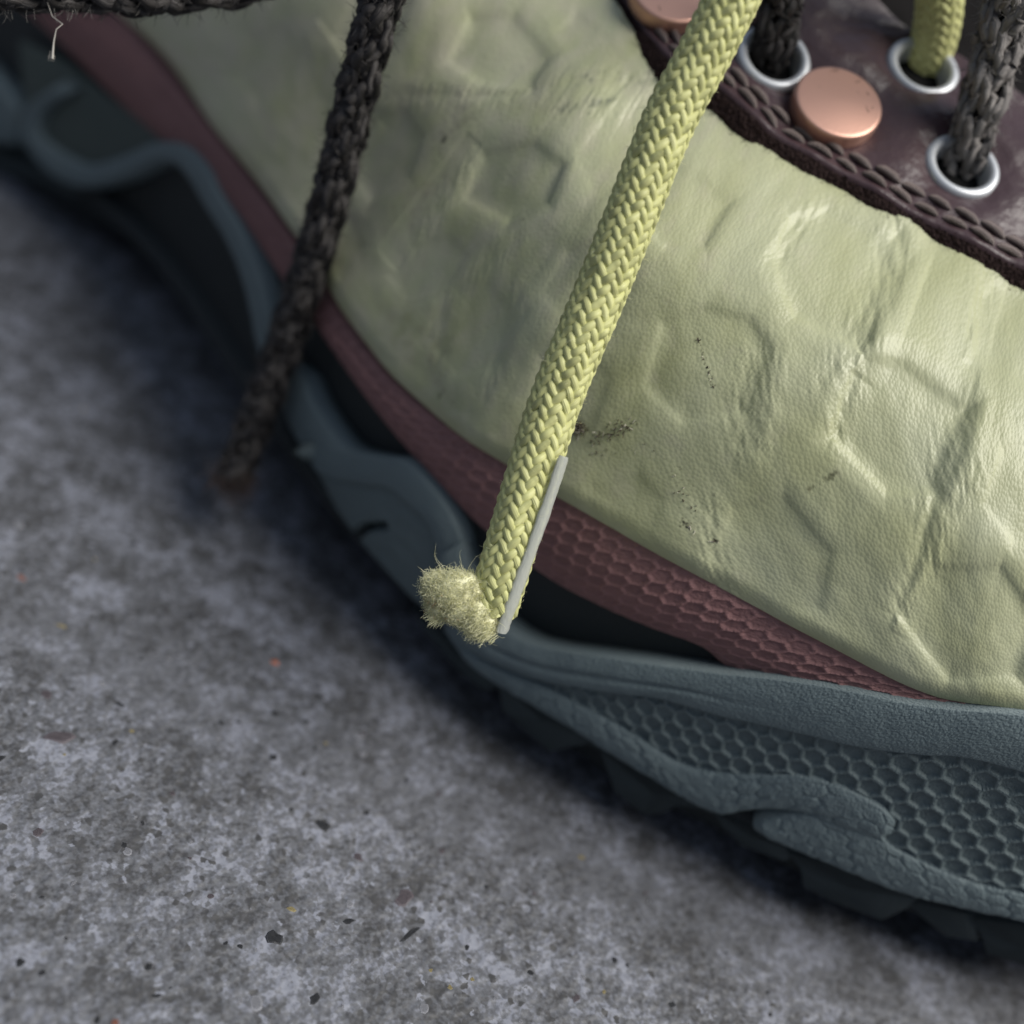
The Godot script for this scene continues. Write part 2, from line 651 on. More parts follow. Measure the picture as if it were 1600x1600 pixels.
func scuff_and_crease_marks() -> Image:
	var im := Image.create(2048, 640, false, Image.FORMAT_RGBA8)
	var kx: float = 2048.0 / LU_LV[0]
	var ky: float = 640.0 / LU_LV[1]
	rng.seed = 11
	var dark := Color(0.15, 0.12, 0.08)
	# [path in mm on the leather, half width in mm, dabs, size, colour, strength]
	var marks := [
		[[Vector2(107.60,23.37), Vector2(109.12,21.98), Vector2(110.72,20.60), Vector2(112.42,19.11)], 0.12, 46, 0.11, dark, 0.75],
		[[Vector2(101.74,8.86), Vector2(103.36,10.81), Vector2(105.68,12.66)], 0.35, 60, 0.13, dark, 0.7],
		[[Vector2(101.80,10.43), Vector2(104.63,12.53)], 0.3, 22, 0.09, dark, 0.6],
		[[Vector2(101.77,7.00), Vector2(105.29,9.46), Vector2(108.71,11.86)], 0.30, 40, 0.08, dark, 0.6],
		[[Vector2(111.12,10.74), Vector2(112.67,9.41), Vector2(114.20,7.68), Vector2(114.33,5.17)], 0.75, 90, 0.09, dark, 0.5],
		[[Vector2(113.65,5.27), Vector2(114.67,5.42)], 0.25, 26, 0.15, dark, 0.8],
		[[Vector2(116.79,5.46), Vector2(117.07,5.34)], 0.08, 10, 0.18, dark, 0.85],
		[[Vector2(125.60,16.87), Vector2(126.83,18.33)], 0.12, 22, 0.24, Color(0.30, 0.30, 0.20), 0.5],
		[[Vector2(124.11,15.39), Vector2(124.69,15.93)], 0.1, 10, 0.2, Color(0.33, 0.32, 0.22), 0.5],
		[[Vector2(99.51,23.55), Vector2(101.34,24.67)], 0.1, 10, 0.10, dark, 0.6],
		[[Vector2(56.19,21.31), Vector2(56.41,23.89), Vector2(56.92,26.20)], 0.9, 60, 0.5, Color(0.36, 0.32, 0.36), 0.16],
		[[Vector2(56.57,22.11), Vector2(56.58,22.76)], 0.15, 12, 0.3, Color(0.16, 0.14, 0.16), 0.6],
		[[Vector2(57.82,11.12), Vector2(58.68,15.12), Vector2(59.21,19.02)], 0.9, 60, 0.5, Color(0.44, 0.37, 0.36), 0.14],
		[[Vector2(55.26,27.47), Vector2(58.99,29.73), Vector2(62.22,32.16)], 0.2, 50, 0.12, Color(0.22, 0.24, 0.22), 0.45],  # this and the next three: dark lines along the creases
		[[Vector2(66.84,32.11), Vector2(70.27,34.63), Vector2(72.00,36.03)], 0.3, 60, 0.28, Color(0.20, 0.26, 0.24), 0.35],
		[[Vector2(65.53,35.04), Vector2(68.69,37.25), Vector2(73.92,39.48)], 0.4, 60, 0.25, Color(0.24, 0.30, 0.26), 0.28],
		[[Vector2(44.16,18.24), Vector2(45.36,19.66), Vector2(47.90,22.27)], 0.3, 40, 0.2, Color(0.24, 0.25, 0.2), 0.3],
		[[Vector2(73.25,22.62), Vector2(74.05,23.92)], 0.1, 12, 0.12, dark, 0.5],
		[[Vector2(73.78,9.28), Vector2(76.32,5.18), Vector2(80.55,1.79)], 1.2, 40, 0.35, Color(0.28, 0.23, 0.14), 0.18],
		[[Vector2(78.42,2.71), Vector2(78.96,3.69)], 0.2, 10, 0.3, Color(0.22, 0.18, 0.12), 0.35],
		[[Vector2(65.12,7.60), Vector2(69.28,5.02), Vector2(75.20,6.42)], 2.2, 60, 0.9, Color(0.42, 0.34, 0.26), 0.08],
		[[Vector2(40.07,5.47), Vector2(47.26,5.06), Vector2(56.67,5.21)], 3.0, 70, 1.2, Color(0.42, 0.34, 0.28), 0.08],
	]
	for k in marks:
		var path: Array = k[0]
		for n in int(k[2]):
			var f := rng.randf() * (path.size() - 1)
			var i := mini(int(f), path.size() - 2)
			var q: Vector2 = path[i].lerp(path[i + 1], f - i) + Vector2(rng.randfn(), rng.randfn()) * k[1]
			dab(im, q.x * kx, q.y * ky, k[3] * kx * rng.randf_range(0.5, 1.3), k[4], k[5] * rng.randf_range(0.4, 1.0))
	for n in 500:   # small dirt specks
		dab(im, rng.randf() * 2048.0, rng.randf() * 640.0, rng.randf_range(0.5, 1.3), dark, rng.randf_range(0.1, 0.45))
	return im


# ------------------------------------------------------------------ ground
func build_ground() -> void:
	var size := 2048
	var a := noise_img(FastNoiseLite.TYPE_CELLULAR, 0.17, size, 1, FastNoiseLite.RETURN_CELL_VALUE, 21).get_data()
	var b := noise_img(FastNoiseLite.TYPE_CELLULAR, 0.030, size, 1, FastNoiseLite.RETURN_CELL_VALUE, 22).get_data()
	var c := noise_img(FastNoiseLite.TYPE_SIMPLEX, 0.007, size, 3, -1, 23).get_data()
	var d := noise_img(FastNoiseLite.TYPE_SIMPLEX, 0.14, size, 3, -1, 24).get_data()
	var f := noise_img(FastNoiseLite.TYPE_SIMPLEX, 0.020, size, 2, -1, 25).get_data()
	var img := PackedByteArray()
	img.resize(size * size * 3)
	# linear tones of the cast stone: grey-brown paste, blue-grey and pale grains, dark grains
	var lut := PackedByteArray()
	lut.resize(256 * 3)
	for q in 256:
		var t := q / 255.0
		var col := Color(0.060, 0.060, 0.063).lerp(Color(0.122, 0.126, 0.138), smooth(0.05, 0.5, t)).lerp(Color(0.245, 0.256, 0.300), smooth(0.45, 0.95, t))
		col = col.linear_to_srgb()
		lut[q * 3] = int(col.r * 255.0)
		lut[q * 3 + 1] = int(col.g * 255.0)
		lut[q * 3 + 2] = int(col.b * 255.0)
	for q in size * size:
		var t: int = (a[q] * 36 + b[q] * 18 + c[q] * 38 + d[q] * 42 + f[q] * 38) / 100 - 91
		t = 118 + (t - 127) * 5 / 4
		if a[q] > 247 and d[q] > 112:
			t = 245
		elif a[q] < 6:
			t = 8
		t = clampi(t, 0, 255) * 3
		img[q * 3] = lut[t]
		img[q * 3 + 1] = lut[t + 1]
		img[q * 3 + 2] = lut[t + 2]
	var tex := ImageTexture.create_from_image(Image.create_from_data(size, size, false, Image.FORMAT_RGB8, img))
	var m := mat("cast_stone", Color(1, 1, 1), 0.55, 0.5)
	m.albedo_texture = tex
	m.heightmap_enabled = true
	m.heightmap_texture = noise_tex(FastNoiseLite.TYPE_SIMPLEX, 0.11, 1024, 4, -1, 31)
	m.heightmap_scale = 0.02
	m.uv1_triplanar = true
	m.uv1_world_triplanar = true
	m.uv1_scale = Vector3.ONE / 0.20
	var g := PlaneMesh.new()
	g.size = Vector2(30, 30)
	var o := MeshInstance3D.new()
	o.name = "ground"
	o.mesh = g
	o.material_override = m
	o.set_meta("kind", "structure")
	o.set_meta("label", "grey speckled cast stone paving under the hiking shoe")
	add_child(o, true)
	o.position.y = -0.006
	# aggregate chips flush in the surface: [x, z, size x, size z (mm), turn, tone]
	var tones := [Color(0.030, 0.032, 0.036), Color(0.10, 0.085, 0.095), Color(0.26, 0.265, 0.29), Color(0.62, 0.16, 0.045), Color(0.24, 0.10, 0.07), Color(0.30, 0.25, 0.12)]
	var mats := []
	for k in tones.size():
		var cm := mat("chip_%d" % k, tones[k], 0.5 if k != 2 else 0.3, 0.5)
		bump(cm, M["cast_stone"].heightmap_texture, 0.05, 0.5)
		mats.append(cm)
	var chips := [[-4.77,-67.77,24,15,-0.4,0], [-5.20,-81.59,21,15,-0.2,0], [-40.03,-108.81,9,13,0.6,0], [-29.32,-101.47,14,13,0,0], [-32.71,-79.13,44,17,-0.8,1], [6.81,-73.74,9,26,0.2,0], [5.09,-77.44,25,24,0,1], [0.94,-72.41,9,12,0.5,0], [0.77,-63.72,11,13,0,0], [-23.35,-56.14,12,9,-0.5,0], [-13.72,-60.35,8,7,0,0], [-11.85,-58.18,6,9,0.8,0], [-15.16,-92.87,13,10,0.4,0], [-19.69,-88.66,12,6,0,0], [-18.17,-89.75,9,4,-0.4,0], [-12.98,-87.24,13,9,0.5,0], [-11.77,-93.50,6,9,0.7,0], [-9.61,-90.64,5,8,-0.7,0], [-29.80,-85.73,16,6,-0.1,0], [0.84,-91.36,6,9,-0.7,0], [4.56,-91.47,9,10,0,1], [-8.84,-81.86,8,5,0,0], [-1.74,-85.23,8,9,0,0], [-27.81,-81.00,9,10,0,0], [-36.04,-74.01,10,13,0,0], [-15.23,-54.18,10,9,0,0], [-8.59,-65.28,5,5,0,0], [-36.54,-83.22,18,10,0,1], [-5.93,-94.60,21,9,-0.1,2], [-4.58,-92.50,12,10,0,2], [-32.73,-87.27,18,7,0,2], [-30.12,-88.87,12,7,0,2], [-28.34,-94.11,9,5,0,2], [-20.72,-70.08,14,9,0,2], [-23.35,-64.87,5,6,0,2], [-16.03,-73.66,5,5,0,2], [-9.23,-74.48,4,4,0,2], [-0.71,-76.96,5,10,0,2], [0.33,-74.27,11,9,0,2], [-3.85,-61.13,20,15,0,2], [10.33,-67.08,15,10,0,2], [16.49,-70.94,6,5,0,2], [-1.61,-95.42,7,5,0,2], [-6.93,-84.26,5,6,0,2], [-9.94,-87.69,6,6,0,2], [-18.08,-99.93,14,8,0,3], [-47.46,-96.76,17,8,0,4], [-4.56,-71.23,13,6,-0.4,5], [-40.22,-92.47,22,4,-0.5,5], [-13.84,-54.62,9,7,0,4], [-33.31,-118.73,10,8,0,0], [-0.64,-79.65,16,10,0,1], [7.00,-84.47,10,8,0,1], [12.50,-74.95,8,7,0,0], [12.53,-82.56,7,6,0,0], [19.20,-75.11,9,7,0.3,0], [24.07,-74.42,12,9,0,1], [27.09,-80.36,8,7,0,0], [33.68,-78.09,10,8,0.3,0], [21.26,-81.53,8,6,0,2], [30.79,-79.01,6,5,0,2], [-20.03,-78.02,9,6,0,1], [-28.79,-68.26,14,9,0.3,1], [-27.26,-61.45,8,7,0,2], [-11.82,-69.16,9,7,0,1], [-64.71,-132.13,16,10,0,0], [-52.22,-104.20,22,10,-0.3,2], [-48.72,-115.63,14,9,0,2], [-46.04,-127.59,12,9,0,1], [-47.87,-142.37,3.9,4.4,-1,2], [29.54,-89.03,5.8,3.4,0.7,2], [-38.03,-111.64,4,2.8,0.3,2], [-40.88,-110.30,3.6,2.8,1,0], [3.15,-93.43,4.5,3.1,-0.9,2], [-5.64,-95.08,5.5,6.1,-0.9,1], [-15.31,-72.00,5.2,3,-0.4,1], [-48.05,-97.62,10.7,6.1,0.5,0], [-5.24,-60.82,9.9,5.9,0.4,2], [-31.24,-77.27,3.9,3.7,0.2,5], [-27.56,-84.05,2.6,2.7,0.6,2], [-16.87,-54.42,5.6,6.2,-0.9,2], [3.66,-101.22,6,6.5,0.1,2], [-28.77,-103.20,4.2,3.4,0.3,0], [-57.43,-149.28,3.5,3.5,-0.5,2], [-21.33,-56.11,7.8,6.5,0.8,0], [18.00,-86.70,4,4.5,-0.6,0], [38.76,-86.78,5.6,3.8,0.6,0], [17.49,-84.13,7.6,5.1,-0.5,1], [43.59,-84.09,6.4,5.9,0.3,0], [-33.56,-102.15,6,5.6,0.7,0], [-7.31,-108.59,6.3,6.2,-1,2], [-4.74,-103.05,4.2,2.8,-0.8,0], [-21.22,-59.77,4.2,3.7,-0.9,0], [-10.36,-57.70,4.4,3.4,0.9,2], [-59.16,-130.24,5.6,4.5,0.7,2], [-7.97,-69.55,4,3,-0.3,2], [-21.92,-73.80,5.1,4.5,0.1,2], [-52.25,-101.18,6.7,4.4,-0,0], [-51.30,-112.28,6.2,3.9,1,2], [13.22,-95.80,8,4.7,0.6,2], [13.87,-71.88,6.2,5,-0.7,5], [-57.86,-125.29,6.3,3.6,-0.6,0], [19.35,-77.15,5.8,5.1,-0.4,2], [-72.86,-138.68,9.2,5.7,0.9,0], [-27.09,-83.15,9.2,5.1,-0.8,5], [44.01,-81.68,7.5,5.1,0.5,0], [15.77,-81.77,8.8,5.9,0.8,2], [-25.41,-95.03,3.9,3.7,-0.3,1], [19.40,-69.74,8,4.5,-0.4,2], [-5.48,-95.28,4.3,3.2,0.4,2], [-57.73,-141.63,5.5,4.9,-0.8,2], [-37.80,-126.61,9.6,6.1,-0.7,5], [-34.93,-115.46,5,3.2,0.4,0], [12.74,-69.57,2.7,2.6,0.5,2], [-11.09,-59.31,2.6,3,1,0], [-7.32,-65.54,7.9,5.4,0.9,0], [7.84,-91.04,4.3,4.5,0.7,0], [-15.76,-62.68,6.1,4.6,-0.4,2], [-19.01,-53.51,4.9,6,0.9,2], [-51.19,-128.33,4.6,3.4,-0,0], [35.40,-76.97,3.7,3.8,0.1,2], [-29.84,-94.07,5.4,3.7,0.8,2], [-5.91,-65.79,5.1,5.7,-0.5,2], [-19.24,-100.61,6.1,6.2,-0.9,2], [7.74,-78.19,3.9,2.7,-0.3,1], [-19.01,-96.74,2.9,2.8,-0.5,0], [-14.81,-74.63,6.3,5.8,-0.2,2], [3.32,-64.08,5.1,4.7,-0.6,2], [-27.62,-95.01,6.7,6.2,0.5,2], [-6.65,-90.13,5.4,3.8,-0.5,2], [-33.51,-118.58,5.5,5,0.9,0], [24.32,-76.98,8.7,5.2,-0,2], [-42.47,-103.82,4.8,4.8,-0.8,5], [-21.31,-70.58,9.4,6.1,0.5,0], [-19.09,-86.70,8.5,5.4,0.7,2], [-58.95,-121.24,5.5,5.2,0.8,0], [-8.78,-91.82,5.4,4.7,0.5,5], [-60.70,-121.18,4.3,3.7,0.7,1], [-11.84,-97.65,6.2,6.3,-0.3,0], [-58.71,-115.76,8.1,6.3,-0.9,2], [-11.31,-78.25,5.7,3.2,0.2,2], [27.66,-79.46,3.8,3.3,0.2,2], [-65.32,-132.37,8.5,6.4,-0.6,0], [11.91,-90.02,4.2,4,0.2,0], [-6.15,-80.04,4,3.5,0.1,2], [-25.01,-62.43,4.5,5.3,0.7,0], [-50.16,-125.48,6.2,3.7,-0.4,0], [16.43,-88.82,6.6,6.1,-0.2,0], [-40.37,-81.21,3.4,2.8,-0.8,2], [2.72,-68.53,4.9,3.3,-0.6,2], [-20.98,-73.54,5.3,6.5,-1,0], [-19.99,-94.92,3.7,2.8,-0.3,2], [-46.82,-123.55,4.5,5.3,-0.1,0], [-56.55,-134.61,6.7,4.6,-0.7,2], [-72.28,-133.92,5.7,4.7,-0.4,2], [-6.17,-77.30,4.9,4.6,0.2,2], [-30.82,-92.56,6.6,4.8,-0.6,0], [26.62,-76.33,6,6.3,-0.7,5], [-50.41,-114.95,5,5,-0.1,2], [19.07,-73.36,3.3,3.7,0.6,2], [-63.90,-138.95,3.9,4.1,0.4,0], [-55.25,-113.09,4.5,3.9,0.4,2], [-49.48,-95.76,6.2,4.8,0.9,2], [-1.47,-82.41,3.9,3.1,0,2], [-57.74,-128.85,8.5,5.5,0.8,5], [-12.15,-82.69,9.3,6.1,0.6,2], [-22.27,-112.50,6.6,5.3,0.4,0], [17.80,-74.76,4,3,0,2], [29.10,-90.02,7.8,5,-0.5,1], [9.84,-71.01,6.9,4.2,-0.8,5], [21.37,-91.10,9.3,6,-0.6,5], [12.07,-70.11,8.9,5.6,0.9,5], [-15.80,-98.60,8,5.5,-0.5,0], [-22.45,-53.67,2.4,3,-0.5,2], [-25.35,-119.84,8,5.9,-0.5,2], [-66.43,-134.78,4.5,2.9,-0.5,5], [-4.26,-102.32,2.6,3.2,-0.6,0], [-41.96,-85.60,4.3,3.6,-0.7,2], [28.49,-80.39,5.3,5,-0.9,0]]
	rng.seed = 5
	for k in chips:
		var px := 96.0 / 1931.0 * 1.35   # mm per photo pixel on the ground, roughly
		var bb := Buf.new()
		var n := 9
		var rad := []
		for i in n:
			rad.append(rng.randf_range(0.6, 1.25))
		var centre := bb.vert(v(0, 0.10, 0), Vector3.UP, Vector2(0.5, 0.5))
		for ring in 3:
			for i in n:
				var an := TAU * i / n
				var rr: float = rad[i] * [0.80, 1.0, 1.06][ring]
				bb.vert(v(cos(an) * k[2] * 0.5 * px * rr, [0.09, 0.035, -0.2][ring], sin(an) * k[3] * 0.72 * px * rr), (Vector3.UP + Vector3(cos(an), 0, sin(an)) * [0.15, 0.7, 1.0][ring]).normalized(), Vector2(cos(an), sin(an)) * rr * 0.1)
		for i in n:
			bb.tri(centre, 1 + i, 1 + (i + 1) % n)
			for ring in 2:
				var p0 := 1 + ring * n + i
				var p1 := 1 + ring * n + (i + 1) % n
				bb.tri(p0, p1, p1 + n)
				bb.tri(p0, p1 + n, p0 + n)
		var chip := part("stone_chip", bb.mesh(), mats[int(k[5])], o, v(k[0], -6, k[1]))
		chip.rotation.y = -k[4] - 0.35


# ------------------------------------------------------------------ shoe
const HEX := 1
func build_shoe() -> void:
	var shoe := thing("hiking_shoe", "sage green leather hiking shoe with dusty red rand and slate grey honeycomb midsole", "shoe", v(10, -6, -120))
	# -- upper: net of [bottom, three between, top edge, under the lace panel] from heel to toe
	var G := [[v(-125.64,33.52,-188.20), v(-102.33,51.12,-183.43), v(-84.84,65.38,-181.21), v(-72.48,76.36,-181.57), v(-61.64,85.67,-181.98), v(-57.98,91.32,-187.17)],
		[v(-75.89,32.24,-163.93), v(-68.46,41.99,-159.95), v(-60.24,52.02,-157.20), v(-53.18,61.40,-157.67), v(-46.73,69.95,-161.22), v(-45.18,73.45,-166.11)],
		[v(-54.02,30.11,-146.85), v(-47.95,41.11,-144.07), v(-42.24,52.01,-143.77), v(-36.43,60.54,-145.47), v(-30.93,67.47,-151.54), v(-29.91,70.14,-156.46)],
		[v(-35.65,29.24,-129.82), v(-32.88,37.15,-132.14), v(-29.11,47.21,-132.48), v(-25.35,56.75,-135.49), v(-20.70,65.32,-144.55), v(-19.77,68.01,-150.09)],
		[v(-23.25,26.49,-119.15), v(-20.84,35.36,-121.12), v(-17.75,45.82,-123.56), v(-14.78,55.11,-128.00), v(-10.64,63.24,-137.59), v(-9.85,66.16,-143.91)],
		[v(-12.18,25.45,-111.97), v(-10.48,33.82,-113.94), v(-8.13,43.63,-116.90), v(-5.40,52.45,-121.86), v(-1.68,60.96,-132.94), v(-0.67,63.61,-139.68)],
		[v(-1.99,26.39,-106.69), v(-0.97,34.58,-108.98), v(0.24,44.18,-112.41), v(2.25,52.40,-117.43), v(4.91,60.56,-130.23), v(5.97,63.39,-137.08)],
		[v(12.09,28.14,-100.51), v(11.45,35.85,-103.76), v(11.06,44.86,-107.75), v(11.76,52.28,-114.17), v(15.07,59.63,-128.35), v(16.09,62.37,-135.16)],
		[v(28.94,28.87,-96.53), v(26.61,36.04,-99.63), v(24.81,44.60,-104.15), v(24.14,52.16,-111.28), v(25.88,59.12,-126.16), v(26.86,61.84,-132.95)],
		[v(42.58,29.13,-94.62), v(39.76,36.16,-97.02), v(37.17,44.11,-101.61), v(35.85,51.41,-109.41), v(36.85,58.92,-126.02), v(37.87,61.52,-132.73)],
		[v(50.62,31.91,-94.14), v(48.83,37.62,-97.31), v(46.76,45.08,-101.81), v(46.23,51.94,-109.54), v(48.04,59.15,-126.80), v(49.42,61.78,-133.52)],
		[v(66.70,32.96,-94.75), v(65.72,38.05,-99.81), v(63.56,44.72,-104.48), v(63.32,50.88,-112.46), v(65.91,57.30,-129.16), v(67.62,59.62,-135.67)]]
	var hexes := [
		[Vector2(46.61,32.55), Vector2(51.04,35.34), Vector2(59.92,34.88), Vector2(61.50,31.91), Vector2(55.52,28.98), Vector2(48.86,28.22)], [Vector2(61.92,24.18), Vector2(67.51,28.81), Vector2(73.35,29.71), Vector2(75.26,26.11), Vector2(72.11,21.76), Vector2(63.78,19.62)],
		[Vector2(44.97,18.12), Vector2(48.71,21.65), Vector2(53.45,21.17), Vector2(55.40,17.13), Vector2(52.82,11.94), Vector2(46.87,12.21)], [Vector2(61.96,12.70), Vector2(65.31,16.28), Vector2(69.89,16.68), Vector2(70.19,12.96), Vector2(65.93,8.24), Vector2(61.55,8.34)],
		[Vector2(88.56,35.06), Vector2(94.73,35.69), Vector2(102.11,35.24), Vector2(102.73,31.19), Vector2(97.76,29.06), Vector2(88.57,30.80)], [Vector2(103.10,22.47), Vector2(106.99,26.20), Vector2(112.86,27.43), Vector2(116.34,25.70), Vector2(116.34,18.76), Vector2(110.58,14.87), Vector2(104.84,16.10)],
		[Vector2(125.25,25.75), Vector2(126.09,29.34), Vector2(130.87,30.82), Vector2(140.22,30.24), Vector2(138.06,21.59), Vector2(132.62,18.99), Vector2(125.10,20.92)], [Vector2(110.40,36.38), Vector2(113.87,38.55), Vector2(123.71,39.19), Vector2(125.27,36.68), Vector2(125.03,29.78), Vector2(117.28,29.50), Vector2(111.67,32.98)],
		[Vector2(117.04,3.82), Vector2(117.64,9.96), Vector2(122.03,13.92), Vector2(128.31,11.09), Vector2(128.06,4.17), Vector2(122.83,0.00), Vector2(117.94,0.10)], [Vector2(136.23,8.38), Vector2(139.36,15.11), Vector2(149.37,17.34), Vector2(156.22,13.18), Vector2(155.31,4.57), Vector2(143.58,2.89)],
		[Vector2(137.71,37.74), Vector2(138.84,39.68), Vector2(149.15,39.54), Vector2(151.92,36.06), Vector2(147.50,33.20), Vector2(139.20,33.90)], [Vector2(69.99,12.42), Vector2(75.01,16.61), Vector2(82.95,15.63), Vector2(84.94,10.82), Vector2(79.50,6.27), Vector2(71.97,7.07)],
		[Vector2(90.18,13.51), Vector2(95.58,16.56), Vector2(100.62,15.38), Vector2(101.60,9.12), Vector2(98.11,5.38), Vector2(92.24,7.71)], [Vector2(83.15,23.89), Vector2(87.89,27.14), Vector2(95.77,26.29), Vector2(96.79,20.24), Vector2(91.18,17.49), Vector2(83.81,18.94)],
		[Vector2(33.56,22.95), Vector2(35.07,26.83), Vector2(39.44,28.33), Vector2(41.87,24.04), Vector2(39.20,19.29), Vector2(35.25,18.79)], [Vector2(27.47,11.91), Vector2(29.45,15.34), Vector2(33.82,14.67), Vector2(34.54,10.75), Vector2(33.79,6.73), Vector2(29.28,7.11)],
		[Vector2(46.75,5.61), Vector2(50.83,8.94), Vector2(56.57,8.19), Vector2(56.19,2.61), Vector2(51.99,0.29), Vector2(47.30,0.45)], [Vector2(70.95,3.27), Vector2(75.46,4.57), Vector2(82.42,2.87), Vector2(80.22,0.56), Vector2(74.56,0.82), Vector2(68.46,1.31)],
		[Vector2(104.05,3.59), Vector2(107.99,7.76), Vector2(111.38,6.60), Vector2(111.37,1.54), Vector2(107.64,0.00), Vector2(103.01,0.21)], [Vector2(145.68,28.17), Vector2(151.18,29.76), Vector2(157.30,26.99), Vector2(156.77,20.68), Vector2(150.84,19.46), Vector2(144.54,22.22)],
		[Vector2(57.49,39.29), Vector2(64.16,39.78), Vector2(73.10,39.04), Vector2(71.45,36.66), Vector2(63.51,36.03), Vector2(57.63,36.79)], [Vector2(72.79,34.56), Vector2(76.91,37.10), Vector2(84.66,36.80), Vector2(87.22,32.46), Vector2(80.62,29.73), Vector2(73.83,30.91)],
	]
	var boxes := []
	for h in hexes:
		var r := Rect2(h[0], Vector2.ZERO)
		for q in h:
			r = r.expand(q)
		boxes.append(r.grow(4.0))
	var strength := [0.9, 0.95, 0.75, 0.5, 0.65, 0.7, 1.15, 0.85, 0.6, 0.8, 0.6, 0.35, 0.4, 0.35, 0.6, 0.35, 0.3, 0.3, 0.35, 0.5, 0.4, 0.3]
	# [path, depth mm, half width mm]: folds and creases in the leather
	var folds := [
		[[Vector2(124.16,39.55), Vector2(126.18,37.52), Vector2(126.37,34.35), Vector2(125.69,30.83)], 0.55, 0.55], [[Vector2(125.69,30.83), Vector2(125.34,26.58), Vector2(125.37,21.96)], 0.28, 0.4], [[Vector2(122.12,38.30), Vector2(124.38,36.13), Vector2(124.27,32.88), Vector2(123.19,30.14)], 0.12, 0.3],
		[[Vector2(123.85,37.66), Vector2(125.62,35.97), Vector2(125.43,32.46), Vector2(124.08,28.62), Vector2(122.30,25.13)], 0.12, 0.25], [[Vector2(125.79,32.58), Vector2(125.71,28.68), Vector2(125.91,26.18)], 0.10, 0.22],
		[[Vector2(140.22,30.24), Vector2(140.10,26.06), Vector2(138.32,21.26), Vector2(137.82,16.42), Vector2(136.32,9.41)], 0.40, 0.45], [[Vector2(142.71,24.99), Vector2(140.42,19.85), Vector2(140.15,15.40)], 0.10, 0.25], [[Vector2(141.31,23.29), Vector2(139.10,18.15), Vector2(139.21,13.76)], 0.10, 0.22], [[Vector2(138.56,26.74), Vector2(137.32,21.80), Vector2(136.39,18.93)], 0.07, 0.2],
		[[Vector2(137.26,39.87), Vector2(137.88,37.78), Vector2(137.79,36.30)], 0.25, 0.6], [[Vector2(111.21,33.42), Vector2(111.14,35.44), Vector2(111.71,36.82)], 0.16, 0.25], [[Vector2(112.36,33.22), Vector2(112.33,35.42), Vector2(113.15,37.32)], 0.10, 0.18],
		[[Vector2(115.68,24.48), Vector2(116.46,20.67), Vector2(116.72,16.23)], 0.18, 0.5], [[Vector2(114.73,23.97), Vector2(115.31,20.74), Vector2(115.51,17.53)], 0.07, 0.2], [[Vector2(116.87,24.40), Vector2(117.87,20.09), Vector2(118.11,16.33)], 0.07, 0.2],
		[[Vector2(55.16,27.34), Vector2(59.76,30.15), Vector2(63.40,33.11), Vector2(67.67,36.23), Vector2(74.76,39.93)], 0.22, 0.35], [[Vector2(66.84,32.11), Vector2(70.63,34.83), Vector2(76.29,37.40)], 0.15, 0.3], [[Vector2(68.51,35.09), Vector2(74.23,38.43)], 0.12, 0.3],
		[[Vector2(44.06,18.87), Vector2(47.33,22.69), Vector2(53.49,26.73)], 0.14, 0.3], [[Vector2(69.45,11.66), Vector2(72.45,15.14), Vector2(73.40,18.78)], 0.12, 0.5], [[Vector2(62.19,12.53), Vector2(61.89,17.09), Vector2(61.51,21.55)], -0.25, 0.8],
		[[Vector2(116.14,8.21), Vector2(117.38,2.58), Vector2(117.71,0.00)], 0.18, 0.4],
		[[Vector2(72.61,10.32), Vector2(75.72,6.78), Vector2(77.43,3.89)], 0.15, 0.5], [[Vector2(80.16,16.08), Vector2(83.05,12.55), Vector2(85.32,8.30)], 0.12, 0.5], [[Vector2(35.52,15.46), Vector2(39.79,14.47), Vector2(44.73,13.02)], 0.3, 1.2],
	]
	var fboxes := []
	for f in folds:
		var r := Rect2(f[0][0], Vector2.ZERO)
		for q in f[0]:
			r = r.expand(q)
		fboxes.append(r.grow(3.0))
	var calm := FastNoiseLite.new()
	calm.noise_type = FastNoiseLite.TYPE_SIMPLEX_SMOOTH
	calm.frequency = 1.0
	calm.fractal_type = FastNoiseLite.FRACTAL_NONE
	var wr := FastNoiseLite.new()
	wr.frequency = 1.0
	wr.fractal_octaves = 2
	var crease := func(_u: float, vv: float, s: float, t: float, _h: float, _p: Vector3) -> float:
		var q := Vector2(s, t)
		var d := 0.30 * calm.get_noise_2d(s * 0.07, t * 0.07) + 0.035 * calm.get_noise_2d(s * 0.30 + 50.0, t * 0.30)
		var into := 0.0
		for k in hexes.size():
			var box: Rect2 = boxes[k]
			if not box.has_point(q):
				continue
			var h: Array = hexes[k]
			var sd := -1e9
			var n := h.size()
			for i in n:
				var a: Vector2 = h[i]
				var e: Vector2 = (h[(i + 1) % n] - a).normalized()
				var x := absf((q - a).cross(e)) if false else (q - a).cross(e)
				var c: Vector2 = box.get_center() - a
				if c.cross(e) > 0.0:
					x = -x
				sd = maxf(sd, x)
			into = maxf(into, (0.72 * smooth(2.0, -1.7, sd) + 0.28 * smooth(0.5, -0.6, sd)) * strength[k])
		d += -0.76 * into
		var near := 0.0
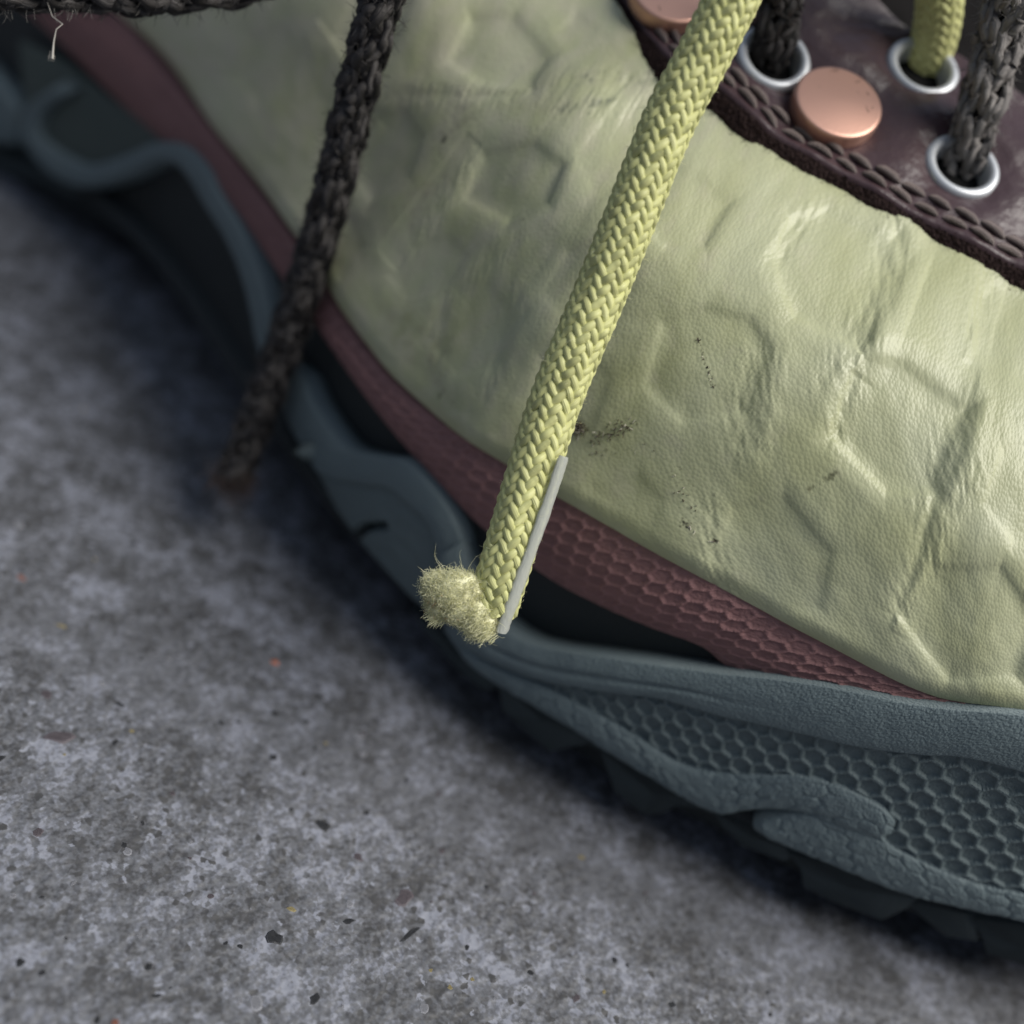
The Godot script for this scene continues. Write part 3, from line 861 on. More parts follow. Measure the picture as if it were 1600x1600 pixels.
		for k in folds.size():
			if not fboxes[k].has_point(q):
				continue
			var path: Array = folds[k][0]
			var best := 1e9
			var side := 1.0
			for i in path.size() - 1:
				var dd := q.distance_to(Geometry2D.get_closest_point_to_segment(q, path[i], path[i + 1]))
				if dd < best:
					best = dd
					side = signf((path[i + 1] - path[i]).cross(q - path[i]))
			var wd: float = folds[k][2] * 1.35
			var x := best * side
			d += 0.72 * folds[k][1] * (0.55 * exp(-pow((x - 2.6 * wd) / (2.2 * wd), 2.0)) - 0.50 * exp(-pow((x + 0.2 * wd) / (1.1 * wd), 2.0)))
			near = maxf(near, exp(-best * best / 3.0))
		# fine wrinkles gather beside the folds, running along them
		var run := s * 0.92 + t * 0.38
		var fine := wr.get_noise_2d(run * 1.5, (t - s * 0.4) * 0.28)
		d += fine * (0.008 + 0.095 * near)
		if vv < 0.05:   # the edge is turned under at the rand
			d -= 0.9 * pow(1.0 - vv / 0.05, 2.0)
		return d + 0.9 - 0.45 * smooth(0.5, 0.78, vv) - 2.5 * smooth(0.86, 1.0, vv)
	var tone := func(_u: float, _v: float, s: float, t: float, _h: float, _p: Vector3) -> Color:
		var k := clampf(0.5 + 0.8 * wob.get_noise_2d(s * 0.06 + 9.0, t * 0.06), 0.0, 1.0)
		var worn := clampf(0.55 * wob.get_noise_2d(s * 0.22 + 90.0, t * 0.22) + 0.75 - s * 0.008, 0.0, 1.0)
		var c := Color(0.425, 0.438, 0.245).lerp(Color(0.500, 0.515, 0.335), k)
		c = c.lerp(Color(0.56, 0.515, 0.405), worn * 0.75)
		var sp := 1.0 + 0.05 * wob.get_noise_2d(s * 3.0, t * 3.0)
		return Color(c.r * sp, c.g * sp, c.b * sp)
	var lea := sheet(G, 660, 260, crease, {"tint": tone, "metric": Vector2(LU_LV[0], LU_LV[1]), "skirt": 2.0})
	var upper := part("leather_upper", lea.buf.mesh(), M.leather, shoe)
	build_flakes(upper, lea)

	# -- red rand with its honeycomb
	var top := [v(-113.09,33.07,-183.66), v(-97.03,31.96,-175.33), v(-77.91,31.84,-165.50), v(-56.04,29.12,-149.13), v(-37.46,28.13,-131.92), v(-24.41,25.53,-120.52), v(-13.09,24.80,-112.92), v(-2.76,26.14,-107.53), v(4.88,27.39,-103.80), v(11.73,28.13,-101.08), v(17.31,28.36,-99.40), v(22.72,28.59,-98.13), v(28.71,28.76,-97.02), v(35.75,29.25,-95.89), v(42.33,29.16,-95.09), v(46.88,30.72,-94.74), v(50.58,32.06,-94.59)]
	var low := [v(-140.77,9.26,-199.55), v(-117.10,17.50,-186.42), v(-98.37,22.58,-176.58), v(-72.49,20.00,-162.89), v(-49.91,22.37,-144.17), v(-29.78,21.60,-125.63), v(-18.74,19.77,-116.89), v(-8.16,17.68,-110.87), v(-0.18,17.03,-106.78), v(6.63,17.44,-103.59), v(11.97,18.37,-101.56), v(17.13,19.47,-100.00), v(22.71,20.78,-98.69), v(26.83,20.29,-97.91), v(33.11,23.13,-96.85), v(40.66,26.11,-95.83), v(46.18,28.64,-95.35)]
	var rand_bump := func(u: float, vv: float, s: float, t: float, h: float, _p: Vector3) -> float:
		var e := comb(s, t - h * 0.5 + 0.4 * wob.get_noise_2d(s * 0.05, 3.0), 2.05)
		var edge := smooth(0.0, 0.12, vv) * smooth(1.0, 0.9, vv)
		var worn := clampf(0.75 + 0.7 * wob.get_noise_2d(s * 0.12, t * 0.3), 0.7, 1.0)
		return 0.9 * sin(PI * clampf(vv, 0.02, 1.0)) + 0.27 * smooth(0.30, 0.06, e) * edge * worn + 0.05 * wob.get_noise_2d(s * 0.8, t * 0.8)
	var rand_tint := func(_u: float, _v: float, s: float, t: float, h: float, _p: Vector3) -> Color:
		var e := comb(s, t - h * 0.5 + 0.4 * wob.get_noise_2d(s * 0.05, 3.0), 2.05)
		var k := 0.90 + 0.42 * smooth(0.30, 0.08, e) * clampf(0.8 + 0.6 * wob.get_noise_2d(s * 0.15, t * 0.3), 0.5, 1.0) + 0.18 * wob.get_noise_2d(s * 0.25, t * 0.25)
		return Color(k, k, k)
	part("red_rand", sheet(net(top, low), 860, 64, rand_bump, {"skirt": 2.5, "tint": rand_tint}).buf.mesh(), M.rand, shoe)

	# -- the body of the midsole, set back behind its raised bands
	top = [v(-148.24,9.11,-203.19), v(-113.14,20.28,-185.14), v(-94.57,22.45,-175.50), v(-73.60,21.83,-164.48), v(-51.03,23.71,-146.06), v(-30.81,22.96,-127.43), v(-19.65,21.17,-118.40), v(-9.05,19.26,-112.23), v(-0.99,18.43,-108.09), v(8.48,19.81,-103.72), v(18.92,21.76,-100.44), v(28.75,23.48,-98.47), v(40.44,27.20,-96.75), v(50.75,32.08,-96.04), v(67.17,32.97,-96.72)]
	low = [v(-163.04,-26.04,-210.64), v(-127.73,-19.54,-196.34), v(-103.75,-8.33,-182.83), v(-84.51,-4.54,-172.92), v(-66.30,1.49,-161.99), v(-50.09,4.67,-147.80), v(-37.23,1.54,-135.73), v(-23.99,0.88,-124.22), v(-11.61,-0.65,-116.15), v(3.43,-1.57,-108.50), v(20.07,-3.92,-102.74), v(34.29,-3.08,-100.14), v(51.23,-2.62,-98.60), v(70.83,-0.27,-99.86), v(96.26,-5.45,-107.25)]
	part("midsole_core", sheet(net(top, low), 120, 24, null, {}).buf.mesh(), M.dark_rubber, shoe)

	var swell := func(k: float) -> Callable:
		return func(u: float, vv: float, s: float, t: float, h: float, _p: Vector3) -> float:
			return 0.5 * k * pow(maxf(sin(PI * vv), 0.0), 0.28) * smooth(-0.001, 0.02, u) + 0.06 * wob.get_noise_2d(s * 0.35, t * 0.35)
	var scales := func(k: float) -> Callable:   # moulded scale pattern on the lower bands
		return func(u: float, vv: float, s: float, t: float, h: float, _p: Vector3) -> float:
			var e := comb(s * 0.75 + t * 0.5, t - 0.25 * s, 1.9)
			return 0.62 * k * pow(maxf(sin(PI * vv), 0.0), 0.34) * smooth(-0.01, 0.07, u) * smooth(1.01, 0.95, u) - 0.16 * smooth(0.26, 0.02, e) * clampf(0.5 + 1.2 * wob.get_noise_2d(s * 0.18, t * 0.18), 0.0, 1.0) + 0.10 * wob.get_noise_2d(s * 0.5, t * 0.5)
	# smooth lip above the honeycomb
	top = [v(-3.73,15.14,-106.69), v(-1.91,12.65,-105.75), v(0.87,9.95,-104.36), v(3.71,9.52,-102.99), v(6.42,9.92,-101.77), v(9.33,11.23,-100.59), v(12.90,13.50,-99.35), v(17.94,16.55,-97.89), v(24.84,20.39,-96.37), v(29.20,22.89,-95.59), v(33.26,24.96,-94.92), v(37.37,26.65,-94.32), v(41.22,28.00,-93.86), v(45.33,29.87,-93.50), v(50.30,32.25,-93.26), v(58.11,33.92,-93.22), v(66.50,33.85,-93.83)]
	low = [v(-5.54,11.60,-106.84), v(-3.32,8.04,-105.69), v(-0.48,4.79,-104.25), v(2.75,4.74,-102.66), v(5.95,5.85,-101.19), v(9.50,7.42,-99.75), v(13.36,9.71,-98.41), v(17.34,12.14,-97.26), v(21.76,14.76,-96.21), v(27.04,16.55,-95.19), v(31.43,18.37,-94.43), v(35.76,20.02,-93.76), v(40.03,21.55,-93.21), v(44.76,23.86,-92.76), v(49.06,26.08,-92.52), v(58.26,27.49,-92.45), v(68.43,27.10,-93.31)]
	var lip := func(u: float, vv: float, s: float, t: float, h: float, _p: Vector3) -> float:
		var groove := exp(-pow((vv - 0.55 - 0.1 * u) * h / 0.4, 2.0)) * smooth(0.15, 0.25, u) * smooth(0.62, 0.45, u)
		return 0.8 * pow(maxf(sin(PI * clampf(vv * 0.9 + 0.05, 0.0, 1.0)), 0.0), 0.5) - 0.3 * groove + 0.07 * wob.get_noise_2d(s * 0.3, t * 0.3) + 0.02 * wob.get_noise_2d(s * 2.0, t * 2.0)
	part("midsole_lip", sheet(net(top, low), 420, 46, lip, {"skirt": 4.0}).buf.mesh(), M.rubber, shoe)
	# honeycomb panel
	top = [v(10.09,7.64,-100.09), v(16.97,11.88,-97.92), v(22.96,15.16,-96.52), v(28.46,17.18,-95.50), v(34.33,19.43,-94.53), v(40.04,21.54,-93.77), v(45.31,24.11,-93.28), v(49.90,26.40,-93.05), v(55.85,27.32,-92.96), v(68.37,27.38,-93.86)]
	low = [v(10.32,4.76,-100.34), v(18.34,6.62,-97.90), v(26.07,6.32,-96.26), v(32.08,7.80,-95.22), v(37.92,9.26,-94.36), v(44.85,8.31,-93.65), v(51.54,7.80,-93.33), v(59.24,9.31,-93.37), v(66.36,10.55,-93.93), v(81.47,9.14,-96.90)]
	var o0 := v(32.64,15.76,-95.02)
	var ex := (v(38.66,17.63,-94.83) - o0).normalized()
	var ey := (v(36.48,7.69,-95.12) - o0)
	ey = (ey - ex * ey.dot(ex)).normalized()
	var cells := func(u: float, vv: float, s: float, t: float, h: float, p: Vector3) -> float:
		var q := (p - o0) * 1000.0
		var x := q.dot(ex)
		var y := q.dot(ey)
		var grow := 1.0 + 0.0035 * x
		var e := comb(x / grow, y / grow, 2.22)
		return 0.35 * smooth(0.36, 0.10, e) * smooth(0.0, 0.03, u) + 0.03 * wob.get_noise_2d(x * 0.9, y * 0.9)
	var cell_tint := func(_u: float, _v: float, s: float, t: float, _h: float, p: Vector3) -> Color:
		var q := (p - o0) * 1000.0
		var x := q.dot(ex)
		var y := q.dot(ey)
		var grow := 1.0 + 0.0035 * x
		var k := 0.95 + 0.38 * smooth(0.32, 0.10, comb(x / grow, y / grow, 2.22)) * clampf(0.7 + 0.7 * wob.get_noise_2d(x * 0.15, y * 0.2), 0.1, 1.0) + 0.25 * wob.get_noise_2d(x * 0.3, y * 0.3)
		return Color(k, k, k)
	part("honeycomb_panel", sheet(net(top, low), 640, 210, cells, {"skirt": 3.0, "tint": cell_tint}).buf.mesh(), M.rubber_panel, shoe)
	# wave band that ends in a rounded nose
	top = [v(-1.70,4.72,-105.31), v(2.51,4.30,-103.22), v(6.06,5.24,-101.59), v(9.72,6.58,-100.11), v(14.18,7.47,-98.61), v(17.85,8.00,-97.58), v(21.62,8.08,-96.68), v(25.82,7.87,-95.86), v(29.39,8.97,-95.22), v(33.29,11.47,-94.58), v(36.89,14.28,-94.05), v(39.85,15.32,-93.68), v(43.10,15.70,-93.34), v(45.62,15.37,-93.14), v(47.23,14.43,-93.05)]
	low = [v(-1.82,3.57,-105.37), v(2.32,2.45,-103.31), v(6.53,2.90,-101.39), v(10.88,3.63,-99.69), v(15.54,4.10,-98.21), v(20.63,4.09,-96.90), v(25.19,4.16,-95.97), v(28.28,4.01,-95.42), v(32.51,4.56,-94.70), v(34.58,6.91,-94.38), v(36.71,8.83,-94.08), v(39.70,10.33,-93.70), v(43.41,10.82,-93.31), v(46.21,11.38,-93.10), v(47.65,12.62,-93.02)]
	part("wave_band", sheet(net(top, low), 420, 54, scales.call(1.1), {"skirt": 4.0}).buf.mesh(), M.rubber, shoe)
	top = [v(35.98,5.19,-94.29), v(36.83,7.07,-94.17), v(39.74,10.23,-93.80), v(43.25,11.41,-93.44), v(46.53,12.12,-93.20), v(48.66,11.27,-93.09), v(52.57,11.05,-92.98), v(57.76,11.18,-92.99), v(62.47,12.16,-93.22), v(70.50,13.01,-94.21), v(80.33,11.67,-96.27)]
	low = [v(36.53,4.62,-94.33), v(39.52,4.81,-93.94), v(43.56,5.18,-93.52), v(47.05,5.44,-93.28), v(49.83,5.63,-93.16), v(52.58,5.87,-93.09), v(55.79,6.57,-93.07), v(59.91,7.51,-93.18), v(64.78,8.40,-93.53), v(73.62,8.37,-94.89), v(84.09,6.55,-97.40)]
	part("toe_band", sheet(net(top, low), 340, 48, scales.call(1.0), {"skirt": 4.0}).buf.mesh(), M.rubber, shoe)
	# ridge along the waist, the panel under it and the same at the heel
	top = [v(-33.53,14.30,-127.49), v(-29.37,15.76,-123.81), v(-26.67,14.49,-121.49), v(-23.18,13.70,-118.65), v(-20.08,13.72,-116.35), v(-16.08,16.32,-113.75), v(-12.92,18.42,-111.93), v(-9.76,18.29,-110.24), v(-6.66,17.39,-108.65), v(-4.03,15.56,-107.29), v(-2.45,12.76,-106.48)]
	low = [v(-33.85,10.37,-127.33), v(-31.02,10.02,-124.81), v(-28.72,8.78,-122.80), v(-24.88,7.95,-119.56), v(-22.06,8.04,-117.35), v(-17.61,11.18,-114.25), v(-13.81,13.97,-111.97), v(-10.97,14.22,-110.43), v(-8.23,14.01,-109.00), v(-6.36,12.36,-108.04), v(-4.29,8.95,-106.98)]
	part("waist_ridge", sheet(net(top, low), 200, 30, swell.call(1.3), {"skirt": 4.0}).buf.mesh(), M.rubber, shoe)
	top = [v(-24.35,7.46,-119.35), v(-21.57,8.58,-117.20), v(-17.75,11.28,-114.56), v(-13.96,14.15,-112.29), v(-11.09,14.33,-110.72), v(-8.32,14.05,-109.27), v(-6.37,12.19,-108.28), v(-4.03,8.53,-107.07), v(-0.43,4.48,-105.23)]
	low = [v(-25.16,7.64,-120.46), v(-22.87,6.99,-118.63), v(-20.43,5.64,-116.82), v(-16.66,4.51,-114.32), v(-13.51,4.07,-112.48), v(-9.04,3.41,-110.09), v(-5.58,3.12,-108.32), v(-2.39,3.16,-106.67), v(2.17,2.00,-104.39)]
	var slot: Array = [v(-15.88,4.08,-114.07), v(-14.59,6.92,-113.32), v(-12.29,9.43,-112.03)]
	var notch := func(u: float, vv: float, s: float, t: float, h: float, p: Vector3) -> float:
		var best := 1e9
		for i in 2:
			best = minf(best, (p - Geometry3D.get_closest_point_to_segment(p, slot[i], slot[i + 1])).length() * 1000.0)
		return 0.5 * pow(maxf(sin(PI * vv), 0.0), 0.6) - 2.5 * smooth(0.75, 0.3, best) + 0.12 * wob.get_noise_2d(s * 0.3, t * 0.3)
	part("waist_panel", sheet(net(top, low), 160, 90, notch, {"skirt": 3.5}).buf.mesh(), M.rubber_panel, shoe)
	top = [v(-82.89,18.39,-166.73), v(-88.29,11.90,-169.43), v(-89.03,8.04,-169.80), v(-86.25,7.52,-168.41), v(-82.20,7.97,-166.39), v(-77.65,9.52,-164.01), v(-71.31,14.86,-160.23), v(-65.02,20.93,-155.59), v(-58.92,24.83,-150.38), v(-53.66,25.65,-145.63), v(-49.48,24.47,-141.88), v(-44.73,23.66,-137.47), v(-39.94,21.77,-132.90), v(-36.72,19.10,-129.89), v(-34.11,16.34,-127.56), v(-31.13,13.95,-124.91)]
	low = [v(-85.89,18.07,-167.78), v(-92.30,10.82,-171.05), v(-93.30,6.03,-171.59), v(-89.67,3.74,-169.68), v(-84.31,3.34,-166.99), v(-77.35,5.97,-163.40), v(-69.61,12.49,-158.63), v(-63.35,19.25,-153.77), v(-59.16,21.65,-150.14), v(-55.48,21.81,-146.83), v(-51.92,21.05,-143.61), v(-47.12,20.35,-139.27), v(-42.55,18.62,-134.94), v(-39.56,16.12,-132.09), v(-37.19,13.55,-129.87), v(-33.36,10.60,-126.45)]
	part("heel_ridge", sheet(net(top, low), 220, 26, swell.call(1.5), {"skirt": 4.0}).buf.mesh(), M.rubber, shoe)
	top = [v(-97.28,18.40,-175.46), v(-87.10,20.24,-170.17), v(-77.18,20.19,-165.10), v(-66.94,20.98,-158.45), v(-57.70,22.58,-150.63), v(-49.50,22.42,-143.25)]
	low = [v(-93.52,6.04,-173.05), v(-85.77,5.70,-169.06), v(-77.94,7.48,-165.07), v(-70.82,12.98,-160.80), v(-63.15,20.30,-154.95), v(-52.49,22.37,-145.47)]
	part("heel_panel", sheet(net(top, low), 60, 20, swell.call(0.8), {}).buf.mesh(), M.green_panel, shoe)
	top = [v(-139.10,4.78,-197.32), v(-122.01,7.94,-187.78), v(-109.74,10.64,-180.88), v(-99.93,10.06,-175.82), v(-94.99,8.57,-173.26)]
	low = [v(-145.62,-13.57,-199.79), v(-124.90,-7.19,-189.56), v(-110.06,-2.67,-181.05), v(-100.24,-0.07,-175.98), v(-94.48,2.84,-172.99)]
	part("heel_pod", sheet(net(top, low), 60, 30, swell.call(1.2), {"skirt": 4.0}).buf.mesh(), M.rubber, shoe)
	# -- outsole: a dark strip, the slab under the foot and the lugs
	top = [v(-2.70,3.14,-107.72), v(2.52,1.53,-105.12), v(7.84,1.51,-102.75), v(15.63,2.87,-100.08), v(23.44,3.10,-98.21), v(28.35,2.43,-97.31), v(32.83,3.47,-96.56), v(37.76,4.91,-95.84), v(45.30,4.58,-95.07), v(52.58,4.65,-94.77), v(59.19,5.90,-94.83), v(65.66,7.33,-95.30), v(85.25,5.55,-99.42)]
	low = [v(-1.46,1.50,-107.99), v(3.77,0.37,-105.43), v(9.40,0.21,-103.03), v(18.23,0.98,-100.28), v(24.09,1.23,-98.98), v(29.04,0.63,-98.08), v(32.94,1.38,-97.43), v(39.67,1.61,-96.50), v(47.09,1.04,-95.85), v(54.01,2.07,-95.65), v(60.93,3.00,-95.81), v(68.03,3.66,-96.50), v(89.23,0.48,-101.60)]
	part("outsole_strip", sheet(net(top, low), 200, 14, null, {"skirt": 3.0}).buf.mesh(), M.outsole, shoe)
	var slab := []
	var inner := Vector3(0.47, 0, -0.88) * 0.078
	var near_line: Array = [v(-150.00,0.00,-199.66), v(-120.00,0.00,-184.88), v(-92.00,0.00,-170.00), v(-65.00,0.00,-154.23), v(-40.00,0.00,-131.61), v(-20.00,0.00,-114.50), v(0.00,0.00,-103.44), v(25.00,0.00,-95.00), v(50.00,0.00,-91.92), v(75.00,0.00,-93.94), v(100.00,0.00,-102.18), v(125.00,0.00,-117.72)]
	for q in near_line:
		var p: Vector3 = q
		slab.append([p + inner * 0.04 + v(0, 5.0, 0), p + inner + v(0, 5.5, 0)])
	var under := []
	for q in near_line:
		var p: Vector3 = q
		under.append([p + inner * 0.20 + v(0, 6, 0), p + inner * 0.23 + v(0, -6.1, 0), p + inner * 0.85 + v(0, -6.1, 0), p + inner * 0.90 + v(0, 6, 0)])
	part("outsole_tread", sheet(under, 60, 12, null, {"toward": v(0, -400, 0)}).buf.mesh(), M.outsole, shoe)
	part("outsole_slab", sheet(slab, 40, 6, null, {"skirt": 2.5, "toward": v(0, 500, -150)}).buf.mesh(), M.dark_rubber, shoe)
	var lugs := [
		[v(5.50,2.08,-103.52), v(7.84,-1.51,-102.52), v(10.43,-1.72,-101.53), v(14.62,-2.30,-100.15), v(16.89,0.87,-99.51), v(18.46,2.90,-99.10), v(15.13,4.24,-100.00), v(8.92,3.29,-102.10)], [v(18.63,2.51,-99.06), v(20.26,0.65,-98.67), v(22.48,-2.02,-98.18), v(26.58,-2.74,-97.40), v(28.31,-0.93,-97.09), v(28.90,0.92,-96.99), v(31.38,2.54,-96.57), v(31.68,3.56,-96.52), v(24.87,3.44,-97.71)],
		[v(40.59,2.93,-95.27), v(42.78,1.79,-95.05), v(44.58,-0.79,-94.90), v(48.81,-0.83,-94.65), v(53.95,-0.38,-94.53), v(55.16,2.86,-94.52), v(55.37,4.88,-94.53), v(48.79,4.91,-94.65)], [v(60.75,5.06,-94.68), v(62.92,3.37,-94.82), v(65.21,0.74,-95.03), v(68.20,0.68,-95.40), v(74.89,-0.16,-96.60), v(75.70,3.35,-96.77), v(65.93,6.84,-95.11)],
		[v(32.12,2.88,-96.67), v(34.15,1.41,-96.35), v(36.95,0.29,-95.95), v(41.76,1.28,-95.37), v(42.22,3.36,-95.33), v(36.88,3.64,-95.96)], [v(53.80,3.75,-94.75), v(56.84,2.24,-94.76), v(60.62,0.80,-94.89), v(63.82,1.73,-95.12), v(61.71,5.33,-94.96)], [v(-6.82,0.62,-110.52), v(-3.90,-0.75,-109.01), v(1.78,-1.98,-106.15), v(5.32,-1.64,-104.50), v(7.10,0.68,-103.72), v(1.43,1.43,-106.32)], [v(-110.17,-5.69,-183.35), v(-104.69,-7.97,-180.51), v(-88.99,-1.71,-172.36), v(-81.69,0.49,-168.70), v(-77.81,3.98,-166.67), v(-91.00,1.00,-173.39)],
	]
	for lg in lugs:
		part("lug", prism(lg, (inner.normalized() + Vector3(0, 0.12, 0)) * 0.012), M.outsole, shoe)

	# -- brown lace panel
	var E := [[v(-15.44,67.77,-144.06), v(-13.60,71.55,-148.91), v(-11.86,75.68,-154.24), v(-10.01,80.61,-160.13)],
		[v(-3.58,63.05,-133.43), v(-1.68,66.65,-139.98), v(0.54,71.11,-146.77), v(3.51,76.09,-153.31)],
		[v(2.70,62.89,-131.12), v(4.41,65.93,-137.03), v(6.61,70.54,-143.92), v(10.01,75.46,-151.03)],
		[v(8.51,61.42,-128.87), v(10.06,64.26,-134.77), v(12.39,68.75,-141.82), v(16.48,72.51,-148.36)],
		[v(18.58,60.63,-127.10), v(19.92,63.61,-132.85), v(21.06,67.23,-139.29), v(22.72,72.19,-148.14)],
		[v(27.64,60.06,-125.73), v(28.58,63.08,-131.50), v(30.02,66.45,-137.52), v(31.61,70.89,-146.00)],
		[v(37.63,59.71,-124.99), v(38.46,62.50,-130.85), v(39.70,65.99,-136.96), v(41.47,69.84,-144.66)],
		[v(51.20,59.60,-126.50), v(52.35,62.61,-132.88), v(53.59,66.06,-138.96), v(55.57,69.62,-146.33)]]
	var eyelets := [Vector2(0.3353,0.4022), Vector2(0.7099,0.4722), Vector2(0.5728,0.8455)]
	var rivets := [Vector2(0.4932,0.3620), Vector2(0.0950,0.2321)]
	var flat := sheet(E, 200, 60)
	var spots := []
	var holes := []
	for q in eyelets:
		var c: Array = at_uv(flat, q.x, q.y)
		spots.append([c[0], 4.6, 0.0])
		holes.append([c[0], 0.0031])
	for q in rivets:
		var c: Array = at_uv(flat, q.x, q.y)
		spots.append([c[0], 5.4, 1.0])
	var panel := func(u: float, vv: float, s: float, t: float, h: float, p: Vector3) -> float:
		var d := 0.30 * calm.get_noise_2d(s * 0.12, t * 0.12) + 0.04 * calm.get_noise_2d(s * 0.5, t * 0.5 + 7.0)
		d += 0.55 * sin(PI * clampf((t - 4.0) / maxf(h - 4.0, 0.1), 0.0, 1.0))
		for k in spots:
			var r: float = p.distance_to(k[0]) * 1000.0
			d -= 0.75 * exp(-pow(maxf(r - 3.0, 0.0) / (k[1] * 0.5), 2.0))
		d -= 0.22 * exp(-pow((t - 2.0) / 1.3, 2.0))
		var tug := wr.get_noise_2d(s * 1.3 - t * 0.35, t * 0.22)
		d += 0.007 * tug * smooth(2.0, 5.0, t)
		if t < 0.5:
			d -= 0.35 * pow(1.0 - t / 0.5, 2.0)
		return d + 0.5
	var eye := sheet(E, 420, 150, panel, {"holes": holes})
	var stay := part("lace_panel", eye.buf.mesh(), M.brown_leather, shoe)
	# raw suede edge of the panel
	var rim := []
	var outer_dir := []
	for i in 61:
		var c: Array = at_uv(eye, i / 60.0, 0.0)
		var c2: Array = at_uv(eye, i / 60.0, 0.03)
		var out: Vector3 = (c[0] - c2[0]).normalized()
		var down := v(0, -1.0, 0.35)
		rim.append([c[0] - out * 0.0002 + v(0, 0.04, 0), c[0] + out * 0.0005 + down * 0.5, c[0] + out * 0.0006 + down * 1.7, c[0] - out * 0.0001 + down * 2.8])
		outer_dir.append(out)
	var rough_edge := func(u: float, vv: float, s: float, t: float, h: float, _p: Vector3) -> float:
		return 0.12 * wob.get_noise_2d(s * 1.2, t * 1.2) + 0.10 * wob.get_noise_2d(s * 4.0, t * 4.0)
	var edge := sheet(rim, 500, 18, rough_edge)
	part("suede_edge", edge.buf.mesh(), M.suede, stay)
	var fz := Buf.new()
	for k in 900:
		var c: Array = at_uv(edge, rng.randf(), rng.randf_range(0.05, 0.95))
		fiber(fz, c[0], c[1] + Vector3(rng.randfn(), rng.randfn(), rng.randfn()) * 0.6, rng.randf_range(0.3, 0.95), 0.45, 0.03, 4)
	var fuzz := part("suede_fuzz", fz.mesh(), M.suede, stay)
	fuzz.set_meta("kind", "stuff")
	# stitches, two rows
	var st := stitch_mesh()
	var slen: float = eye.s[eye.s.size() - 1]
	var hcol := []
	for row in 2:
		var s := 1.0 + 1.3 * row
		var k := 0
		while s < slen - 2.0:
			var u := u_at(eye.s, s)
			var h := 0.0
			var i := int(u * eye.nu)
			var wv: int = eye.nv + 1
			var vv := 0.0
			for j in eye.nv:
				var dl: float = (eye.p[i * wv + j + 1] - eye.p[i * wv + j]).length() * 1000.0
				if h + dl > [1.6, 3.15][row]:
					vv = float(j) / eye.nv
					break
				h += dl
			var c: Array = at_uv(eye, u, vv)
			var o := part("stitch", st, M.stitching, stay, c[0] + c[1] * 0.00030)
			o.basis = basis_on(c[1], c[2]).rotated(c[1], rng.randf_range(-0.16, 0.16) - 0.12) * Basis.from_scale(Vector3.ONE * rng.randf_range(0.92, 1.06))
			s += 2.95 + rng.randf_range(-0.12, 0.12)
			k += 1
	# eyelets and rivets
	var ring := lathe([Vector2(2.9, -2.2), Vector2(2.9, -0.1), Vector2(3.0, 0.28), Vector2(3.25, 0.48), Vector2(3.55, 0.52), Vector2(3.85, 0.40), Vector2(4.08, 0.12), Vector2(4.15, -0.3)], 56)
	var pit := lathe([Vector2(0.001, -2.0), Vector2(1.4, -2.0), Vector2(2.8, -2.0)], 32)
	for q in eyelets:
		var c: Array = at_uv(flat, q.x, q.y)
		var o := part("eyelet", ring, M.steel, shoe, c[0] + c[1] * 0.00015)
		o.basis = basis_on(c[1], Vector3.RIGHT)
		var p := part("eyelet_hole", pit, M.hole, o, c[0] + c[1] * 0.00015)
		p.position = Vector3.ZERO
	var head := lathe([Vector2(4.45, -0.4), Vector2(4.62, -0.1), Vector2(4.68, 0.6), Vector2(4.66, 1.5), Vector2(4.60, 1.68), Vector2(4.45, 1.78), Vector2(4.2, 1.82), Vector2(2.5, 1.93), Vector2(1.0, 1.98), Vector2(0.001, 1.99)], 72)
	for q in rivets:
		var c: Array = at_uv(flat, q.x, q.y)
		var o := part("rivet", head, M.copper, shoe, c[0] + c[1] * 0.0001)
		o.basis = basis_on((c[1] + Vector3(0.03, 0.0, 0.02)).normalized(), Vector3.RIGHT)
		var sc := Buf.new()
		for k in 7:   # nicks in the copper
			var a := rng.randf() * TAU
			var r := rng.randf_range(2.0, 4.2)
			var c0 := v(r * cos(a), 1.93 - 0.02 * r, r * sin(a))
			fiber(sc, c0 + v(0, 0.03, 0), Vector3(rng.randfn(), 0, rng.randfn()), rng.randf_range(0.3, 0.9), 0.1, 0.05, 2)
		var nick := part("nick", sc.mesh(), M.flake_dark, o, c[0])
		nick.position = Vector3.ZERO

	# -- tongue, and the rest of the upper behind it
	var T := [[v(-19.60,81.42,-169.25), v(-15.04,95.98,-183.10), v(-10.30,111.02,-203.40)], [v(3.53,74.02,-157.96), v(9.18,86.60,-174.09), v(15.22,99.50,-195.33)], [v(17.87,69.42,-153.52), v(22.28,80.40,-168.53), v(30.88,93.30,-190.99)], [v(25.35,68.78,-153.07), v(30.27,77.76,-166.68), v(38.60,88.70,-187.77)], [v(35.19,67.58,-149.79), v(40.67,74.84,-163.42), v(48.90,84.27,-184.67)], [v(51.16,66.44,-147.77), v(58.14,72.84,-162.02), v(65.86,80.70,-182.17)]]
	part("tongue", sheet(T, 60, 30, func(_u, _v, s, t, _h, _p): return 0.5 * wob.get_noise_2d(s * 0.2, t * 0.2)).buf.mesh(), M.fabric, shoe)
	var far := []
	for k in near_line.size():
		var p: Vector3 = near_line[k]
		var rise := lerpf(70.0, 60.0, float(k) / near_line.size())
		if k == 0 or k == near_line.size() - 1:
			rise = 34.0
		far.append([p + inner * 0.72 + v(0, rise - 8.0, 0), p + inner * 0.84 + v(0, rise * 0.80, 0), p + inner * 0.95 + v(0, rise * 0.62, 0), p + inner * 1.03 + v(0, rise * 0.3, 0), p + inner * 1.0 + v(0, 4.0, 0)])
